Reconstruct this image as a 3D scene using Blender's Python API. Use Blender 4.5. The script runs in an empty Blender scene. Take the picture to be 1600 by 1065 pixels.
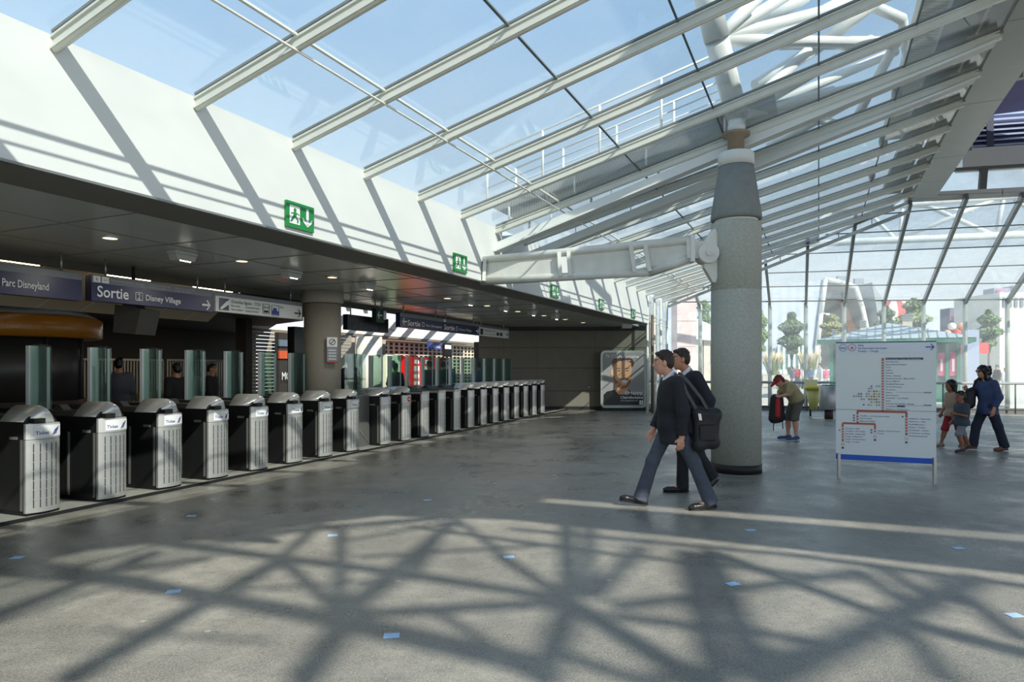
import bpy, math, random
import numpy as np
from mathutils import Vector as V, Matrix as M
random.seed(4)
sc = bpy.context.scene
col = sc.collection

# ------------------------------------------------------------------ camera, sky, sun, exposure
HC = 1.55
cam = bpy.data.cameras.new('camera'); camo = bpy.data.objects.new('camera', cam); col.objects.link(camo)
camo.location = (0, 0, HC); camo.rotation_euler = (math.pi/2, 0, 0)
F = 1050.0; YH = 573.0
cam.sensor_width = 36; cam.lens = F/1600*36; cam.shift_y = (YH-532.5)/1600
cam.clip_end = 600; cam.clip_start = .05
sc.camera = camo

N2 = V((.9098, -.4151, 0)); R2 = V((.4151, .9098, 0))          # across / along the white fascia
SUN = (-N2*1.0 + R2*.6 + V((0, 0, -.9))).normalized()
sl = bpy.data.lights.new('sun', 'SUN'); slo = bpy.data.objects.new('sun', sl); col.objects.link(slo)
sl.energy = 5.5; sl.angle = math.radians(.53); sl.color = (1, .96, .88)
slo.rotation_euler = (-SUN).to_track_quat('Z', 'Y').to_euler()
slo.location = (20, -20, 30)

w = bpy.data.worlds.new('sky'); sc.world = w; w.use_nodes = True
nt = w.node_tree; nt.nodes.clear()
tc = nt.nodes.new('ShaderNodeTexCoord'); sep = nt.nodes.new('ShaderNodeSeparateXYZ')
nt.links.new(tc.outputs['Generated'], sep.inputs[0])
cr = nt.nodes.new('ShaderNodeValToRGB'); nt.links.new(sep.outputs[2], cr.inputs[0])
e = cr.color_ramp.elements
e[0].position = 0; e[0].color = (1.04, 1.09, 1.12, 1)
e[1].position = 1; e[1].color = (.36, .52, .76, 1)
for p, c in ((.12, (.86, .95, 1.02, 1)), (.28, (.52, .70, .90, 1)), (.45, (.37, .57, .84, 1))):
    q = e.new(p); q.color = c
bg = nt.nodes.new('ShaderNodeBackground'); bg.inputs[1].default_value = 1.0
nt.links.new(cr.outputs[0], bg.inputs[0])
wo = nt.nodes.new('ShaderNodeOutputWorld'); nt.links.new(bg.outputs[0], wo.inputs[0])

vs = sc.view_settings
vs.view_transform = 'Standard'; vs.look = 'None'; vs.gamma = 1; vs.use_curve_mapping = False; vs.exposure = 0.24
cy = sc.cycles
cy.use_denoising = True; cy.max_bounces = 7; cy.diffuse_bounces = 3; cy.glossy_bounces = 3
cy.transparent_max_bounces = 24; cy.transmission_bounces = 4
cy.caustics_reflective = False; cy.caustics_refractive = False; cy.sample_clamp_indirect = 6

# ------------------------------------------------------------------ frames
def gp(px, py):                                   # a point of the floor
    Y = HC*F/(py-YH); return V(((px-800)/F*Y, Y, 0))
def at(px, py, Y): return V(((px-800)/F*Y, Y, HC+(YH-py)/F*Y))
def WR(w, r, z=0.): return N2*(w-5.192) + R2*r + V((0, 0, z))
U2 = V((-.93, .367, 0)); V2 = V((.367, .93, 0)); O2 = V((-4.90, 7.02, 0))
def TS(d, s, z=0.): return O2 + U2*d + V2*s + V((0, 0, z))
ZT, TA = 4.02, .265                               # eave height and slope of the side glass roof
def roof(w, r, dz=0.): return WR(w, r, ZT+TA*w+dz)

# ------------------------------------------------------------------ materials
def lin(c):
    return tuple(((x/255)/12.92 if x/255 <= .04045 else ((x/255+.055)/1.055)**2.4) for x in c[:3]) + (1,)
MATS = {}
def mat(name, rgb, rough=.5, metal=0., var=.06, scale=6., bump=0., bscale=60., spec=.5):
    if name in MATS: return MATS[name]
    m = bpy.data.materials.new(name); m.use_nodes = True; t = m.node_tree
    b = t.nodes['Principled BSDF']; b.inputs['Roughness'].default_value = rough; b.inputs['Metallic'].default_value = metal
    b.inputs['Specular IOR Level'].default_value = spec
    tcn = t.nodes.new('ShaderNodeTexCoord')
    nz = t.nodes.new('ShaderNodeTexNoise'); nz.inputs['Scale'].default_value = scale; nz.inputs['Detail'].default_value = 4
    t.links.new(tcn.outputs['Object'], nz.inputs['Vector'])
    mx = t.nodes.new('ShaderNodeMix'); mx.data_type = 'RGBA'
    c = lin(rgb); mx.inputs[6].default_value = tuple(min(1, v*(1-var*1.6)) for v in c[:3])+(1,)
    mx.inputs[7].default_value = tuple(min(1, v*(1+var*1.6)) for v in c[:3])+(1,)
    t.links.new(nz.outputs['Fac'], mx.inputs[0]); t.links.new(mx.outputs[2], b.inputs['Base Color'])
    if bump:
        n2 = t.nodes.new('ShaderNodeTexNoise'); n2.inputs['Scale'].default_value = bscale
        t.links.new(tcn.outputs['Object'], n2.inputs['Vector'])
        bp = t.nodes.new('ShaderNodeBump'); bp.inputs['Strength'].default_value = bump; bp.inputs['Distance'].default_value = .01
        t.links.new(n2.outputs['Fac'], bp.inputs['Height']); t.links.new(bp.outputs[0], b.inputs['Normal'])
    MATS[name] = m; return m
def emit(name, rgb, s):
    m = bpy.data.materials.new(name); m.use_nodes = True; b = m.node_tree.nodes['Principled BSDF']
    b.inputs['Base Color'].default_value = lin(rgb); b.inputs['Emission Color'].default_value = lin(rgb); b.inputs['Emission Strength'].default_value = s
    MATS[name] = m; return m
def glass(name, dirt_haze, tint=(.96, .985, .98), base=.05, top=.75, power=4.):
    m = bpy.data.materials.new(name); m.use_nodes = True; t = m.node_tree; t.nodes.clear()
    o = t.nodes.new('ShaderNodeOutputMaterial')
    tr = t.nodes.new('ShaderNodeBsdfTransparent'); tr.inputs[0].default_value = tint+(1,)
    gl = t.nodes.new('ShaderNodeBsdfGlossy'); gl.inputs['Roughness'].default_value = .015
    lw = t.nodes.new('ShaderNodeLayerWeight'); lw.inputs[0].default_value = .5
    pw = t.nodes.new('ShaderNodeMath'); pw.operation = 'POWER'; pw.inputs[1].default_value = power
    ma = t.nodes.new('ShaderNodeMath'); ma.operation = 'MULTIPLY_ADD'; ma.inputs[1].default_value = top; ma.inputs[2].default_value = base
    t.links.new(lw.outputs['Facing'], pw.inputs[0]); t.links.new(pw.outputs[0], ma.inputs[0])
    m1 = t.nodes.new('ShaderNodeMixShader'); t.links.new(ma.outputs[0], m1.inputs[0])
    t.links.new(tr.outputs[0], m1.inputs[1]); t.links.new(gl.outputs[0], m1.inputs[2])
    last = m1
    if dirt_haze:  # white film: dirt, plus haze that washes out the view behind the glass
        df = t.nodes.new('ShaderNodeBsdfDiffuse'); df.inputs[0].default_value = (.8, .82, .8, 1)
        tl = t.nodes.new('ShaderNodeBsdfTranslucent'); tl.inputs[0].default_value = (.85, .87, .85, 1)
        m2 = t.nodes.new('ShaderNodeMixShader'); m2.inputs[0].default_value = .6
        t.links.new(df.outputs[0], m2.inputs[1]); t.links.new(tl.outputs[0], m2.inputs[2])
        tcn = t.nodes.new('ShaderNodeTexCoord'); nz = t.nodes.new('ShaderNodeTexNoise')
        nz.inputs['Scale'].default_value = 1.3; nz.inputs['Detail'].default_value = 5; nz.inputs['Roughness'].default_value = .65
        t.links.new(tcn.outputs['Object'], nz.inputs['Vector'])
        mr = t.nodes.new('ShaderNodeMapRange'); mr.inputs[1].default_value = .35; mr.inputs[2].default_value = .7
        mr.inputs[3].default_value = dirt_haze*.6; mr.inputs[4].default_value = dirt_haze*1.5
        t.links.new(nz.outputs['Fac'], mr.inputs[0])
        m3 = t.nodes.new('ShaderNodeMixShader'); t.links.new(mr.outputs[0], m3.inputs[0])
        t.links.new(m1.outputs[0], m3.inputs[1]); t.links.new(m2.outputs[0], m3.inputs[2]); last = m3
    t.links.new(last.outputs[0], o.inputs[0]); MATS[name] = m; return m

white = mat('white_paint', (226, 229, 224), .45, var=.03)
offw = mat('white_steel', (214, 216, 206), .35, var=.05, scale=9)
tubew = mat('white_tube', (235, 238, 234), .4, var=.02)
fascm = mat('fascia_panel', (222, 225, 221), .6, var=.02, scale=1.5)
steel = mat('brushed_steel', (190, 190, 184), .35, .6, .08, 14)
alu = mat('grey_aluminium', (150, 152, 148), .3, .6, .05)
chrome = mat('polished_steel', (216, 217, 212), .25, .35, .03)
blk = mat('black_cabinet', (30, 31, 31), .35, var=.1)
rub = mat('black_rubber', (18, 18, 18), .6)
conc = mat('grey_concrete', (178, 180, 168), .85, var=.2, scale=38, bump=.25, bscale=110)
concd = mat('dark_concrete', (118, 116, 104), .8, var=.1, scale=3, bump=.1)
conccone = mat('smooth_concrete', (134, 138, 134), .8, var=.12, scale=12)
navy = mat('navy_sign', (30, 32, 78), .3)
greys = mat('grey_sign', (120, 124, 132), .35)
signw = mat('sign_white', (242, 244, 242), .4, var=.01)
signg = mat('sign_grey', (226, 231, 228), .35, var=.01)
blue = mat('sign_blue', (28, 50, 140), .35)
blueb = mat('band_blue', (10, 84, 190), .35)
red = mat('sign_red', (196, 40, 44), .4)
brown = mat('line_red_brown', (182, 88, 66), .4)
green = mat('exit_green', (30, 132, 66), .4)
dark = mat('dark_grey', (52, 52, 50), .6)
mid = mat('mid_grey', (120, 120, 116), .5)
yel = mat('yellow_plastic', (220, 200, 70), .45)
orange = mat('orange_band', (158, 102, 24), .3)
gl_roof = glass('roof_glass', .075)
gl_back = glass('end_glass', .20, top=.5)
gl_leaf = glass('green_tint_glass', .03, tint=(.80, .90, .87), base=.10, top=.6, power=3)

# floor: worn mastic, darker and smoother patches, pale chips
def floor_mat():
    m = bpy.data.materials.new('mastic_floor'); m.use_nodes = True; t = m.node_tree; b = t.nodes['Principled BSDF']
    tcn = t.nodes.new('ShaderNodeTexCoord')
    def noise(s, d, r=.6):
        n = t.nodes.new('ShaderNodeTexNoise'); n.inputs['Scale'].default_value = s; n.inputs['Detail'].default_value = d
        n.inputs['Roughness'].default_value = r; t.links.new(tcn.outputs['Object'], n.inputs['Vector']); return n
    def mix(f, a, bb, blend='MIX'):
        x = t.nodes.new('ShaderNodeMix'); x.data_type = 'RGBA'; x.blend_type = blend
        for i, v in ((0, f), (6, a), (7, bb)):
            if hasattr(v, 'is_linked'): t.links.new(v, x.inputs[i])
            else: x.inputs[i].default_value = v
        return x.outputs[2]
    def rng(v, a, bb, c, d):
        x = t.nodes.new('ShaderNodeMapRange'); t.links.new(v, x.inputs[0])
        for i, q in enumerate((a, bb, c, d)): x.inputs[i+1].default_value = q
        return x.outputs[0]
    big = noise(.55, 6, .65); medn = noise(5, 5, .7); fine = noise(90, 3, .7)
    c = mix(rng(big.outputs['Fac'], .32, .68, 0, 1), lin((80, 79, 73)), lin((158, 154, 141)))
    c = mix(rng(medn.outputs['Fac'], .38, .62, 0, .6), c, lin((104, 103, 97)))
    c = mix(rng(fine.outputs['Fac'], .45, .72, 0, .6), c, lin((188, 185, 174)))
    c = mix(rng(noise(22, 4, .75).outputs['Fac'], .52, .75, 0, .5), c, lin((70, 70, 66)))
    vo = t.nodes.new('ShaderNodeTexVoronoi'); vo.inputs['Scale'].default_value = 1.9; t.links.new(tcn.outputs['Object'], vo.inputs['Vector'])
    c = mix(rng(vo.outputs['Distance'], .030, .042, .55, 0), c, lin((186, 186, 178)))
    t.links.new(c, b.inputs['Base Color'])
    t.links.new(rng(noise(1.1, 6, .7).outputs['Fac'], .36, .60, .20, .52), b.inputs['Roughness'])
    bp = t.nodes.new('ShaderNodeBump'); bp.inputs['Strength'].default_value = .28; bp.inputs['Distance'].default_value = .012
    t.links.new(noise(55, 4).outputs['Fac'], bp.inputs['Height']); t.links.new(bp.outputs[0], b.inputs['Normal'])
    b.inputs['Specular IOR Level'].default_value = .5
    return m
floorm = floor_mat()
def stripe_mat(name, a, bcol, scale, axis='X', rough=.6, metal=0., bump=.0, duty=.5):
    m = bpy.data.materials.new(name); m.use_nodes = True; t = m.node_tree; b = t.nodes['Principled BSDF']
    b.inputs['Roughness'].default_value = rough; b.inputs['Metallic'].default_value = metal
    tcn = t.nodes.new('ShaderNodeTexCoord'); s = t.nodes.new('ShaderNodeSeparateXYZ'); t.links.new(tcn.outputs['Object'], s.inputs[0])
    mu = t.nodes.new('ShaderNodeMath'); mu.operation = 'MULTIPLY'; mu.inputs[1].default_value = scale; t.links.new(s.outputs[axis], mu.inputs[0])
    fr = t.nodes.new('ShaderNodeMath'); fr.operation = 'FRACT'; t.links.new(mu.outputs[0], fr.inputs[0])
    gt = t.nodes.new('ShaderNodeMath'); gt.operation = 'GREATER_THAN'; gt.inputs[1].default_value = duty; t.links.new(fr.outputs[0], gt.inputs[0])
    x = t.nodes.new('ShaderNodeMix'); x.data_type = 'RGBA'; t.links.new(gt.outputs[0], x.inputs[0])
    x.inputs[6].default_value = lin(a); x.inputs[7].default_value = lin(bcol); t.links.new(x.outputs[2], b.inputs['Base Color'])
    if bump:
        bp = t.nodes.new('ShaderNodeBump'); bp.inputs['Strength'].default_value = bump; t.links.new(fr.outputs[0], bp.inputs['Height']); t.links.new(bp.outputs[0], b.inputs['Normal'])
    MATS[name] = m; return m

# ------------------------------------------------------------------ mesh helpers
class MB:
    def __init__(s): s.v = []; s.f = []; s.sm = []; s.mi = []
    def add(s, vs, fs, smooth=False, mi=0):
        o = len(s.v); s.v += [tuple(p) for p in vs]; s.f += [tuple(i+o for i in f) for f in fs]
        s.sm += [smooth]*len(fs); s.mi += [mi]*len(fs); return s
    def box(s, o, x, y, z, mi=0):                 # corner + three edge vectors
        o, x, y, z = V(o), V(x), V(y), V(z)
        p = [o, o+x, o+x+y, o+y, o+z, o+x+z, o+x+y+z, o+y+z]
        fs = [(3, 2, 1, 0), (4, 5, 6, 7), (0, 1, 5, 4), (1, 2, 6, 5), (2, 3, 7, 6), (3, 0, 4, 7)]
        if x.cross(y).dot(z) < 0: fs = [f[::-1] for f in fs]
        return s.add(p, fs, mi=mi)
    def lohi(s, a, b, mi=0): return s.box(a, (b[0]-a[0], 0, 0), (0, b[1]-a[1], 0), (0, 0, b[2]-a[2]), mi)
    def bar(s, a, b, wid, hei, up=(0, 0, 1), off=0.):   # box beam: a-b on the top centre line shifted down by off
        a, b = V(a), V(b); d = (b-a).normalized(); sd = d.cross(V(up)).normalized(); u = sd.cross(d).normalized()
        return s.box(a-sd*wid/2-u*(off+hei), b-a, sd*wid, u*hei)
    def tube(s, a, b, r, n=12, r2=None, mi=0):
        a, b = V(a), V(b); r2 = r if r2 is None else r2; d = (b-a).normalized()
        x = d.orthogonal().normalized(); y = d.cross(x)
        p = [];
        for c, rr in ((a, r), (b, r2)):
            p += [c+(x*math.cos(k*2*math.pi/n)+y*math.sin(k*2*math.pi/n))*rr for k in range(n)]
        s.add(p, [(k, (k+1) % n, n+(k+1) % n, n+k) for k in range(n)], True, mi)
        o = len(s.v)-2*n; s.f += [tuple(o+k for k in range(n))[::-1], tuple(o+n+k for k in range(n))]; s.sm += [False]*2; s.mi += [mi]*2
        return s
    def path(s, pts, r, n=10):
        for i in range(len(pts)-1):
            s.tube(pts[i], pts[i+1], r, n)
            if 0 < i: s.ball(pts[i], r, 8, 5)
        return s
    def ball(s, c, r, n=12, m=8, sc3=(1, 1, 1)):
        c = V(c); p = []
        for i in range(1, m):
            t = math.pi*i/m
            for k in range(n):
                a = 2*math.pi*k/n; p.append(c+V((r*sc3[0]*math.sin(t)*math.cos(a), r*sc3[1]*math.sin(t)*math.sin(a), r*sc3[2]*math.cos(t))))
        p += [c+V((0, 0, r*sc3[2])), c-V((0, 0, r*sc3[2]))]
        fs = []
        for i in range(m-2):
            for k in range(n): fs.append((i*n+k, (i+1)*n+k, (i+1)*n+(k+1) % n, i*n+(k+1) % n))
        T = n*(m-1)
        for k in range(n): fs.append((T, k, (k+1) % n)); fs.append((T+1, (m-2)*n+(k+1) % n, (m-2)*n+k))
        return s.add(p, fs, True)
    def lathe(s, c, prof, n=40, smooth=True):     # (radius, z) from bottom up
        c = V(c); p = []
        for r, z in prof: p += [c+V((r*math.cos(2*math.pi*k/n), r*math.sin(2*math.pi*k/n), z)) for k in range(n)]
        fs = []
        for i in range(len(prof)-1):
            for k in range(n): fs.append((i*n+k, i*n+(k+1) % n, (i+1)*n+(k+1) % n, (i+1)*n+k))
        s.add(p, fs, smooth); o = len(s.v)-len(p)
        s.f += [tuple(o+k for k in range(n))[::-1], tuple(o+(len(prof)-1)*n+k for k in range(n))]; s.sm += [False]*2; s.mi += [0]*2
        return s
    def prism(s, poly, o, x, y, z, smooth=False, mi=0):  # polygon in (x, y), extruded by vector z
        o, x, y, z = V(o), V(x), V(y), V(z); n = len(poly)
        a = sum(poly[i][0]*poly[(i+1) % n][1]-poly[(i+1) % n][0]*poly[i][1] for i in range(n))
        if a < 0: poly = poly[::-1]
        p = [o+x*q[0]+y*q[1] for q in poly]; p += [q+z for q in p]
        fs = [tuple(range(n))[::-1], tuple(range(n, 2*n))] + [(i, (i+1) % n, n+(i+1) % n, n+i) for i in range(n)]
        if x.cross(y).dot(z) < 0: fs = [f[::-1] for f in fs]
        return s.add(p, fs, smooth, mi)
    def disc(s, o, x, y, z, c, r, r2=None, n=24):  # disc (or ring with inner radius r2) in a frame
        if r2 is None: return s.prism([(c[0]+r*math.cos(2*math.pi*k/n), c[1]+r*math.sin(2*math.pi*k/n)) for k in range(n)], o, x, y, z)
        for k in range(n):
            a, b = 2*math.pi*k/n, 2*math.pi*(k+1)/n
            s.prism([(c[0]+q*math.cos(t), c[1]+q*math.sin(t)) for q, t in ((r, a), (r, b), (r2, b), (r2, a))], o, x, y, z)
        return s
    def text(s, body, size, o, x, y, nrm, align='LEFT', bold=0., t=.002, wid=None):
        cu = bpy.data.curves.new('t', 'FONT'); cu.body = body; cu.size = size; cu.align_x = align; cu.offset = bold*size
        cu.resolution_u = 3
        ob = bpy.data.objects.new('t', cu); col.objects.link(ob)
        bpy.context.view_layer.update()
        dg = bpy.context.evaluated_depsgraph_get(); me = bpy.data.meshes.new_from_object(ob.evaluated_get(dg))
        o, x, y, nrm = V(o), V(x), V(y), V(nrm)
        k = 1.
        if wid and me.vertices:
            xs = [q.co.x for q in me.vertices]; k = wid/max(1e-6, max(xs)-min(xs))
        s.add([o+x*(q.co.x*k)+y*q.co.y+nrm*t for q in me.vertices], [tuple(f.vertices) for f in me.polygons])
        bpy.data.objects.remove(ob); bpy.data.curves.remove(cu); bpy.data.meshes.remove(me); return s
    def build(s, name, mats, parent=None, loc=None, bevel=0.):
        me = bpy.data.meshes.new(name); me.from_pydata(s.v, [], s.f); me.update()
        me.polygons.foreach_set('use_smooth', s.sm)
        for m_ in (mats if isinstance(mats, (list, tuple)) else [mats]): me.materials.append(m_)
        if any(s.mi): me.polygons.foreach_set('material_index', s.mi)
        o = bpy.data.objects.new(name, me); col.objects.link(o)
        if parent is not None:
            o.parent = parent
            if parent.get('_w'): o.matrix_parent_inverse = WM(parent).inverted()
        if bevel:
            b = o.modifiers.new('bevel', 'BEVEL'); b.width = bevel; b.segments = 2; b.limit_method = 'ANGLE'
        return o
def WM(o):
    m = M.LocRotScale(o.location, o.rotation_euler, o.scale)
    return WM(o.parent) @ o.matrix_parent_inverse @ m if o.parent else m
def tag(o, label, cat, group=None, kind=None):
    o['label'] = label; o['category'] = cat
    if group: o['group'] = group
    if kind: o['kind'] = kind
    return o
def thing(name, label, cat, loc=(0, 0, 0), rz=0., group=None, kind=None, world=False):
    """Empty at the base; world=True: children are given in scene coordinates"""
    o = bpy.data.objects.new(name, None); col.objects.link(o); o.location = loc; o.rotation_euler = (0, 0, rz)
    o.empty_display_size = .2
    if world: o['_w'] = 1
    return tag(o, label, cat, group, kind)
def kids(o): return [c for c in bpy.data.objects if c.parent == o]
def dup(root, loc, rz=None, label=None, skip=()):
    r = root.copy(); col.objects.link(r); r.location = loc
    if rz is not None: r.rotation_euler = (0, 0, rz)
    if label: r['label'] = label
    for ch in kids(root):
        if ch.name.split('.')[0] in skip: continue
        c = ch.copy(); col.objects.link(c); c.parent = r
        for g in kids(ch):
            d = g.copy(); col.objects.link(d); d.parent = c
    return r
# ------------------------------------------------------------------ floor and outside ground
b = MB(); b.lohi((-34, -16, -.3), (34, 27.2, 0)); tag(b.build('floor', floorm), 'dark worn mastic floor of the station hall', 'floor', kind='structure')
b = MB(); b.lohi((-120, 27.2, -.35), (140, 160, -.05))
tag(b.build('ground_outside', mat('pale_paving', (206, 198, 184), .9, var=.06, scale=2)), 'pale paved forecourt outside the end glazing', 'ground', kind='structure')

# ------------------------------------------------------------------ white fascia and the soffit behind it
RC = 25.55                                            # r of the hall corner
RE = 22.3                                             # end of the white fascia
fa = MB()
edges = [-9, -4.3, .92, 10.95]
for i in range(3):
    fa.box(WR(0, edges[i]+.006, 3.0), R2*(edges[i+1]-edges[i]-.012), -N2*.25, V((0, 0, ZT-3.0)))
fa.box(WR(0, 11.45, 3.0), R2*(RE-11.45), -N2*.25, V((0, 0, ZT-3.0)))
fa.box(WR(0, 10.95, 3.0), R2*.5, -N2*.25, V((0, 0, .42)))
fo = fa.build('wall_left', fascm); tag(fo, 'long white fascia band above the ticket gates', 'wall', kind='structure')
m = MB(); m.box(WR(-.26, 10.95, 3.40), R2*.5, -N2*.05, V((0, 0, .7))); m.build('recess_panel', offw, fo)
m = MB(); m.box(WR(.02, -9, 2.985), R2*(RE+9), -N2*.05, V((0, 0, .02))); m.build('edge_bead', alu, fo)
m = MB(); m.prism([(p.x, p.y) for p in (WR(-.25, -9), WR(-.25, RE), V((4.6, 24.6, 0)), TS(3.3, 24), TS(3.3, 15.9), TS(1.9, 15.2), TS(1.9, -12))], (0, 0, 3.27), (1, 0, 0), (0, 1, 0), (0, 0, .12)); tag(m.build('roof_left', conc), 'flat grey roof over the ticket hall', 'roof', kind='structure')

ceilm = mat('ceiling_metal', (196, 199, 194), .24, .12, .04, 2)
perf = stripe_mat('perforated_strip', (120, 120, 114), (92, 92, 86), 45, 'X', .6)
def rowline(d, z, n, f=None): pass
cb = MB()
def quadslab(pts, z0, z1, mb):
    mb.prism([(p.x, p.y) for p in pts], (0, 0, z0), (1, 0, 0), (0, 1, 0), (0, 0, z1-z0)); return mb
cA, cB = WR(-.62, -9), WR(-.62, RE); cC = V((5.0, 24.3, 0)); cD = TS(1.9, 24); cE = TS(1.9, -12)
quadslab([cA, cB, V((4.6, 24.3, 0)), TS(3.3, 24), TS(3.3, 15.9), TS(1.9, 15.2), cE], 3.0, 3.25, cb)
ce = cb.build('ceiling', ceilm); tag(ce, 'glossy dark grey metal soffit above the gates', 'ceiling', kind='structure')
m = MB(); m.box(WR(-.02, -9, 2.99), R2*(RE+9), -N2*.6, V((0, 0, .2))); m.build('perforated_edge_strip', perf, ce)
m = MB()
for k in range(-4, 22):                                # thin joints of the soffit panels
    a = WR(-.62, k*1.26+.5, 2.994); q = a-N2*9
    # stop the joint at the ceiling's back edge
    t = ((TS(1.9, 0)-a).dot(-U2))/((-N2).dot(-U2))
    m.box(a, -N2*max(.3, min(t, 9)), R2*.006, V((0, 0, .006)))
for dd in (.75, -.45, -1.65):
    m.box(TS(dd, -6, 2.994), V2*30, U2*.006, V((0, 0, .006)))
m.build('panel_joints', mid, ce)

# end wall with the poster
ew = MB()
xs = [-1.2, -.3, .9, 3.0, 4.35, 5.02]
for i in range(5):
    for z0, z1 in ((.12, .68), (.69, 1.50), (1.51, 2.24), (2.25, 2.86)):
        ew.lohi((xs[i]+.004, 24.3, z0+.004), (xs[i+1]-.004, 24.6, z1-.004))
ewo = ew.build('wall_back', concd); tag(ewo, 'grey panelled concrete end wall behind the poster case', 'wall', kind='structure')
m = MB(); m.lohi((-1.2, 24.33, 0), (5.02, 24.6, 3.2)); m.build('joint_backing', dark, ewo)
m = MB(); m.lohi((-1.2, 24.27, 0), (5.02, 24.4, .12)); m.build('baseboard', rub, ewo)
m = MB(); m.lohi((5.02, 24.2, 0), (5.22, 24.6, 3.95)); m.build('end_post', offw, ewo)

# ------------------------------------------------------------------ side glass roof
HIPB = 7.35; RB = 20.55
def wmax(r): return HIPB if r <= RB else HIPB*(RC-r)/(RC-RB)
w1 = thing('window_1', 'sloping glass roof over the hall with white rafters', 'glass roof', tuple(WR(0, 0, ZT)), kind='structure', world=True)
g = MB()
NR = N2+V((0, 0, TA)); UP = V((-N2.x*TA, -N2.y*TA, 1)).normalized()
cuts = [0, 1.2, 2.58, 3.89, 5.19, 6.26, HIPB]
rk = [3.146+1.2586*k for k in range(-6, 18)]
for i in range(len(rk)-1):
    a, c = rk[i], rk[i+1]
    for j in range(6):
        w0, w1_ = cuts[j], cuts[j+1]
        if w0 >= wmax(c)-.05: continue
        q = [(w0, a), (w0, c), (min(w1_, wmax(c)), c), (min(w1_, wmax(a)), a)]
        P = [roof(x, y) for x, y in q]
        g.add(P+[p+UP*.012 for p in P], [(0, 1, 2, 3), (7, 6, 5, 4), (0, 4, 5, 1), (1, 5, 6, 2), (2, 6, 7, 3), (3, 7, 4, 0)])
g.build('glass_panes', gl_roof, w1)
for i, r in enumerate(rk):
    wm = wmax(r)
    if wm < .4: continue
    m = MB(); a, c = roof(-.02, r, -.005), roof(wm, r, -.005)
    m.bar(a, c, .06, .018, UP); m.bar(a, c, .026, .075, UP, .015); m.bar(a, c, .07, .016, UP, .088)
    m.tube(a-UP*.098, c-UP*.098, .026, 8)
    m.build('rafter', offw, w1)
    m = MB(); m.bar(roof(0, r, .035), roof(wm, r, .035), .05, .022, UP); m.build('glazing_cap', mat('cap_seal', (70, 74, 72), .4), w1)
for j, wv in enumerate(cuts[1:6]):                     # rods and joints along the hall
    rr0, rr1 = rk[0], min(RC-.1, RC-wv*(RC-RB)/HIPB)
    m = MB()
    if j == 0: m.tube(roof(wv, rr0, -.13), roof(wv, rr1, -.13), .012, 6)
    m.bar(roof(wv, rr0, .012), roof(wv, rr1, .012), .022 if j < 3 else .014, .025, UP)
    m.build('purlin', offw if j == 0 else mat('joint_seal', (96, 104, 100), .5), w1)
for r in (rk[12], rk[13]):                             # two deep lower chords by the column
    m = MB(); a, c = roof(.0, r, -.42), roof(HIPB-.05, r, -.13)
    m.bar(a, c, .20, .03, UP); m.bar(a, c, .02, .14, UP, -.14)
    for k in range(1, 7): p = roof(k*1.05, r, -.42+.04*k); m.tube(p, p+V((0, 0, .32-.04*k)), .008, 6)
    m.build('deep_chord', white, w1)
# hip: two parallel bars
m = MB(); a, c = roof(.02, RC, -.03), roof(HIPB, RB, -.03)
m.bar(a, c, .07, .06); m.build('hip_rafter', alu, w1)
m = MB(); m.bar(a+V((0, 0, -.13)), c+V((0, 0, -.24)), .08, .08)
for k in range(1, 9):
    p = a.lerp(c, k/9); m.tube(p, p+V((0, 0, -.2)), .012, 6)
m.build('hip_tie', alu, w1)

# side wall between fascia and corner: posts and glass
CRN = WR(0, RC)
w3 = thing('window_3', 'narrow glazed side strip beside the end of the white fascia', 'window', tuple(WR(0, RE)), kind='structure', world=True)
for r in (RE+.06, RE+1.1, RE+2.15, RC):
    m = MB(); m.tube(WR(-.03, r), WR(-.03, r, ZT-.02), .05, 10); m.build('post', offw, w3)
m = MB(); m.box(WR(-.03, RE, .1), R2*(RC-RE), N2*.012, V((0, 0, ZT-.15))); m.build('pane', gl_back, w3)
m = MB()
for z in (1.0, 2.0, 3.1): m.bar(WR(-.03, RE, z), WR(-.03, RC, z), .04, .05)
m.build('transom', offw, w3)
m = MB(); m.tube(WR(.1, RE+.25, 0), WR(.1, RE+.25, 3.3), .05, 8); m.build('downpipe', mat('rusty_pipe', (112, 92, 70), .6), w3)

# ------------------------------------------------------------------ end glazing: vertical strip, sloped hip above
def ray(px, py): return V(((px-800)/F, 1, (YH-py)/F))
CAM = V((0, 0, HC))
EA = WR(0, RC, ZT); EB = V((19.6, 22.2, 3.88)); BH = roof(HIPB, RB)
P2n = (EB-EA).cross(BH-EA).normalized()
def on2(px, py, push=0.):
    d = ray(px, py); t = (EA+P2n*push-CAM).dot(P2n)/d.dot(P2n); return CAM+d*t
ED = V((EB.x-EA.x, EB.y-EA.y, 0)).normalized(); EN = V((ED.y, -ED.x, 0))     # EN points into the hall
RD = V((ED.x, ED.y, 0))
w2 = thing('window_2', 'tall glazed end of the hall with leaning mullions', 'window', (EA.x, EA.y, 0), kind='structure', world=True)
mull = [((1094, 476), (1088, 460)), ((1147, 475), (1143, 432)), ((1203, 474), (1196, 405)), ((1259, 473), (1262, 370)), ((1319, 472), (1337, 335)), ((1381, 471), (1422, 312)),
        ((1443, 469), (1510, 302)), ((1508, 468), (1598, 300)), ((1574, 467), (1686, 297)), ((1640, 466), (1776, 294))]
feet = []
for lo, hi in mull:
    a, c = on2(*lo), on2(*hi); feet.append(a)
    m = MB(); nn = P2n if P2n.z > 0 else -P2n
    m.bar(a, c, .085, .16, nn); m.build('sloped_mullion', alu, w2)
    m = MB(); m.tube(V((a.x, a.y, 0)), a, .07, 12); m.build('post', offw, w2)
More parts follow.
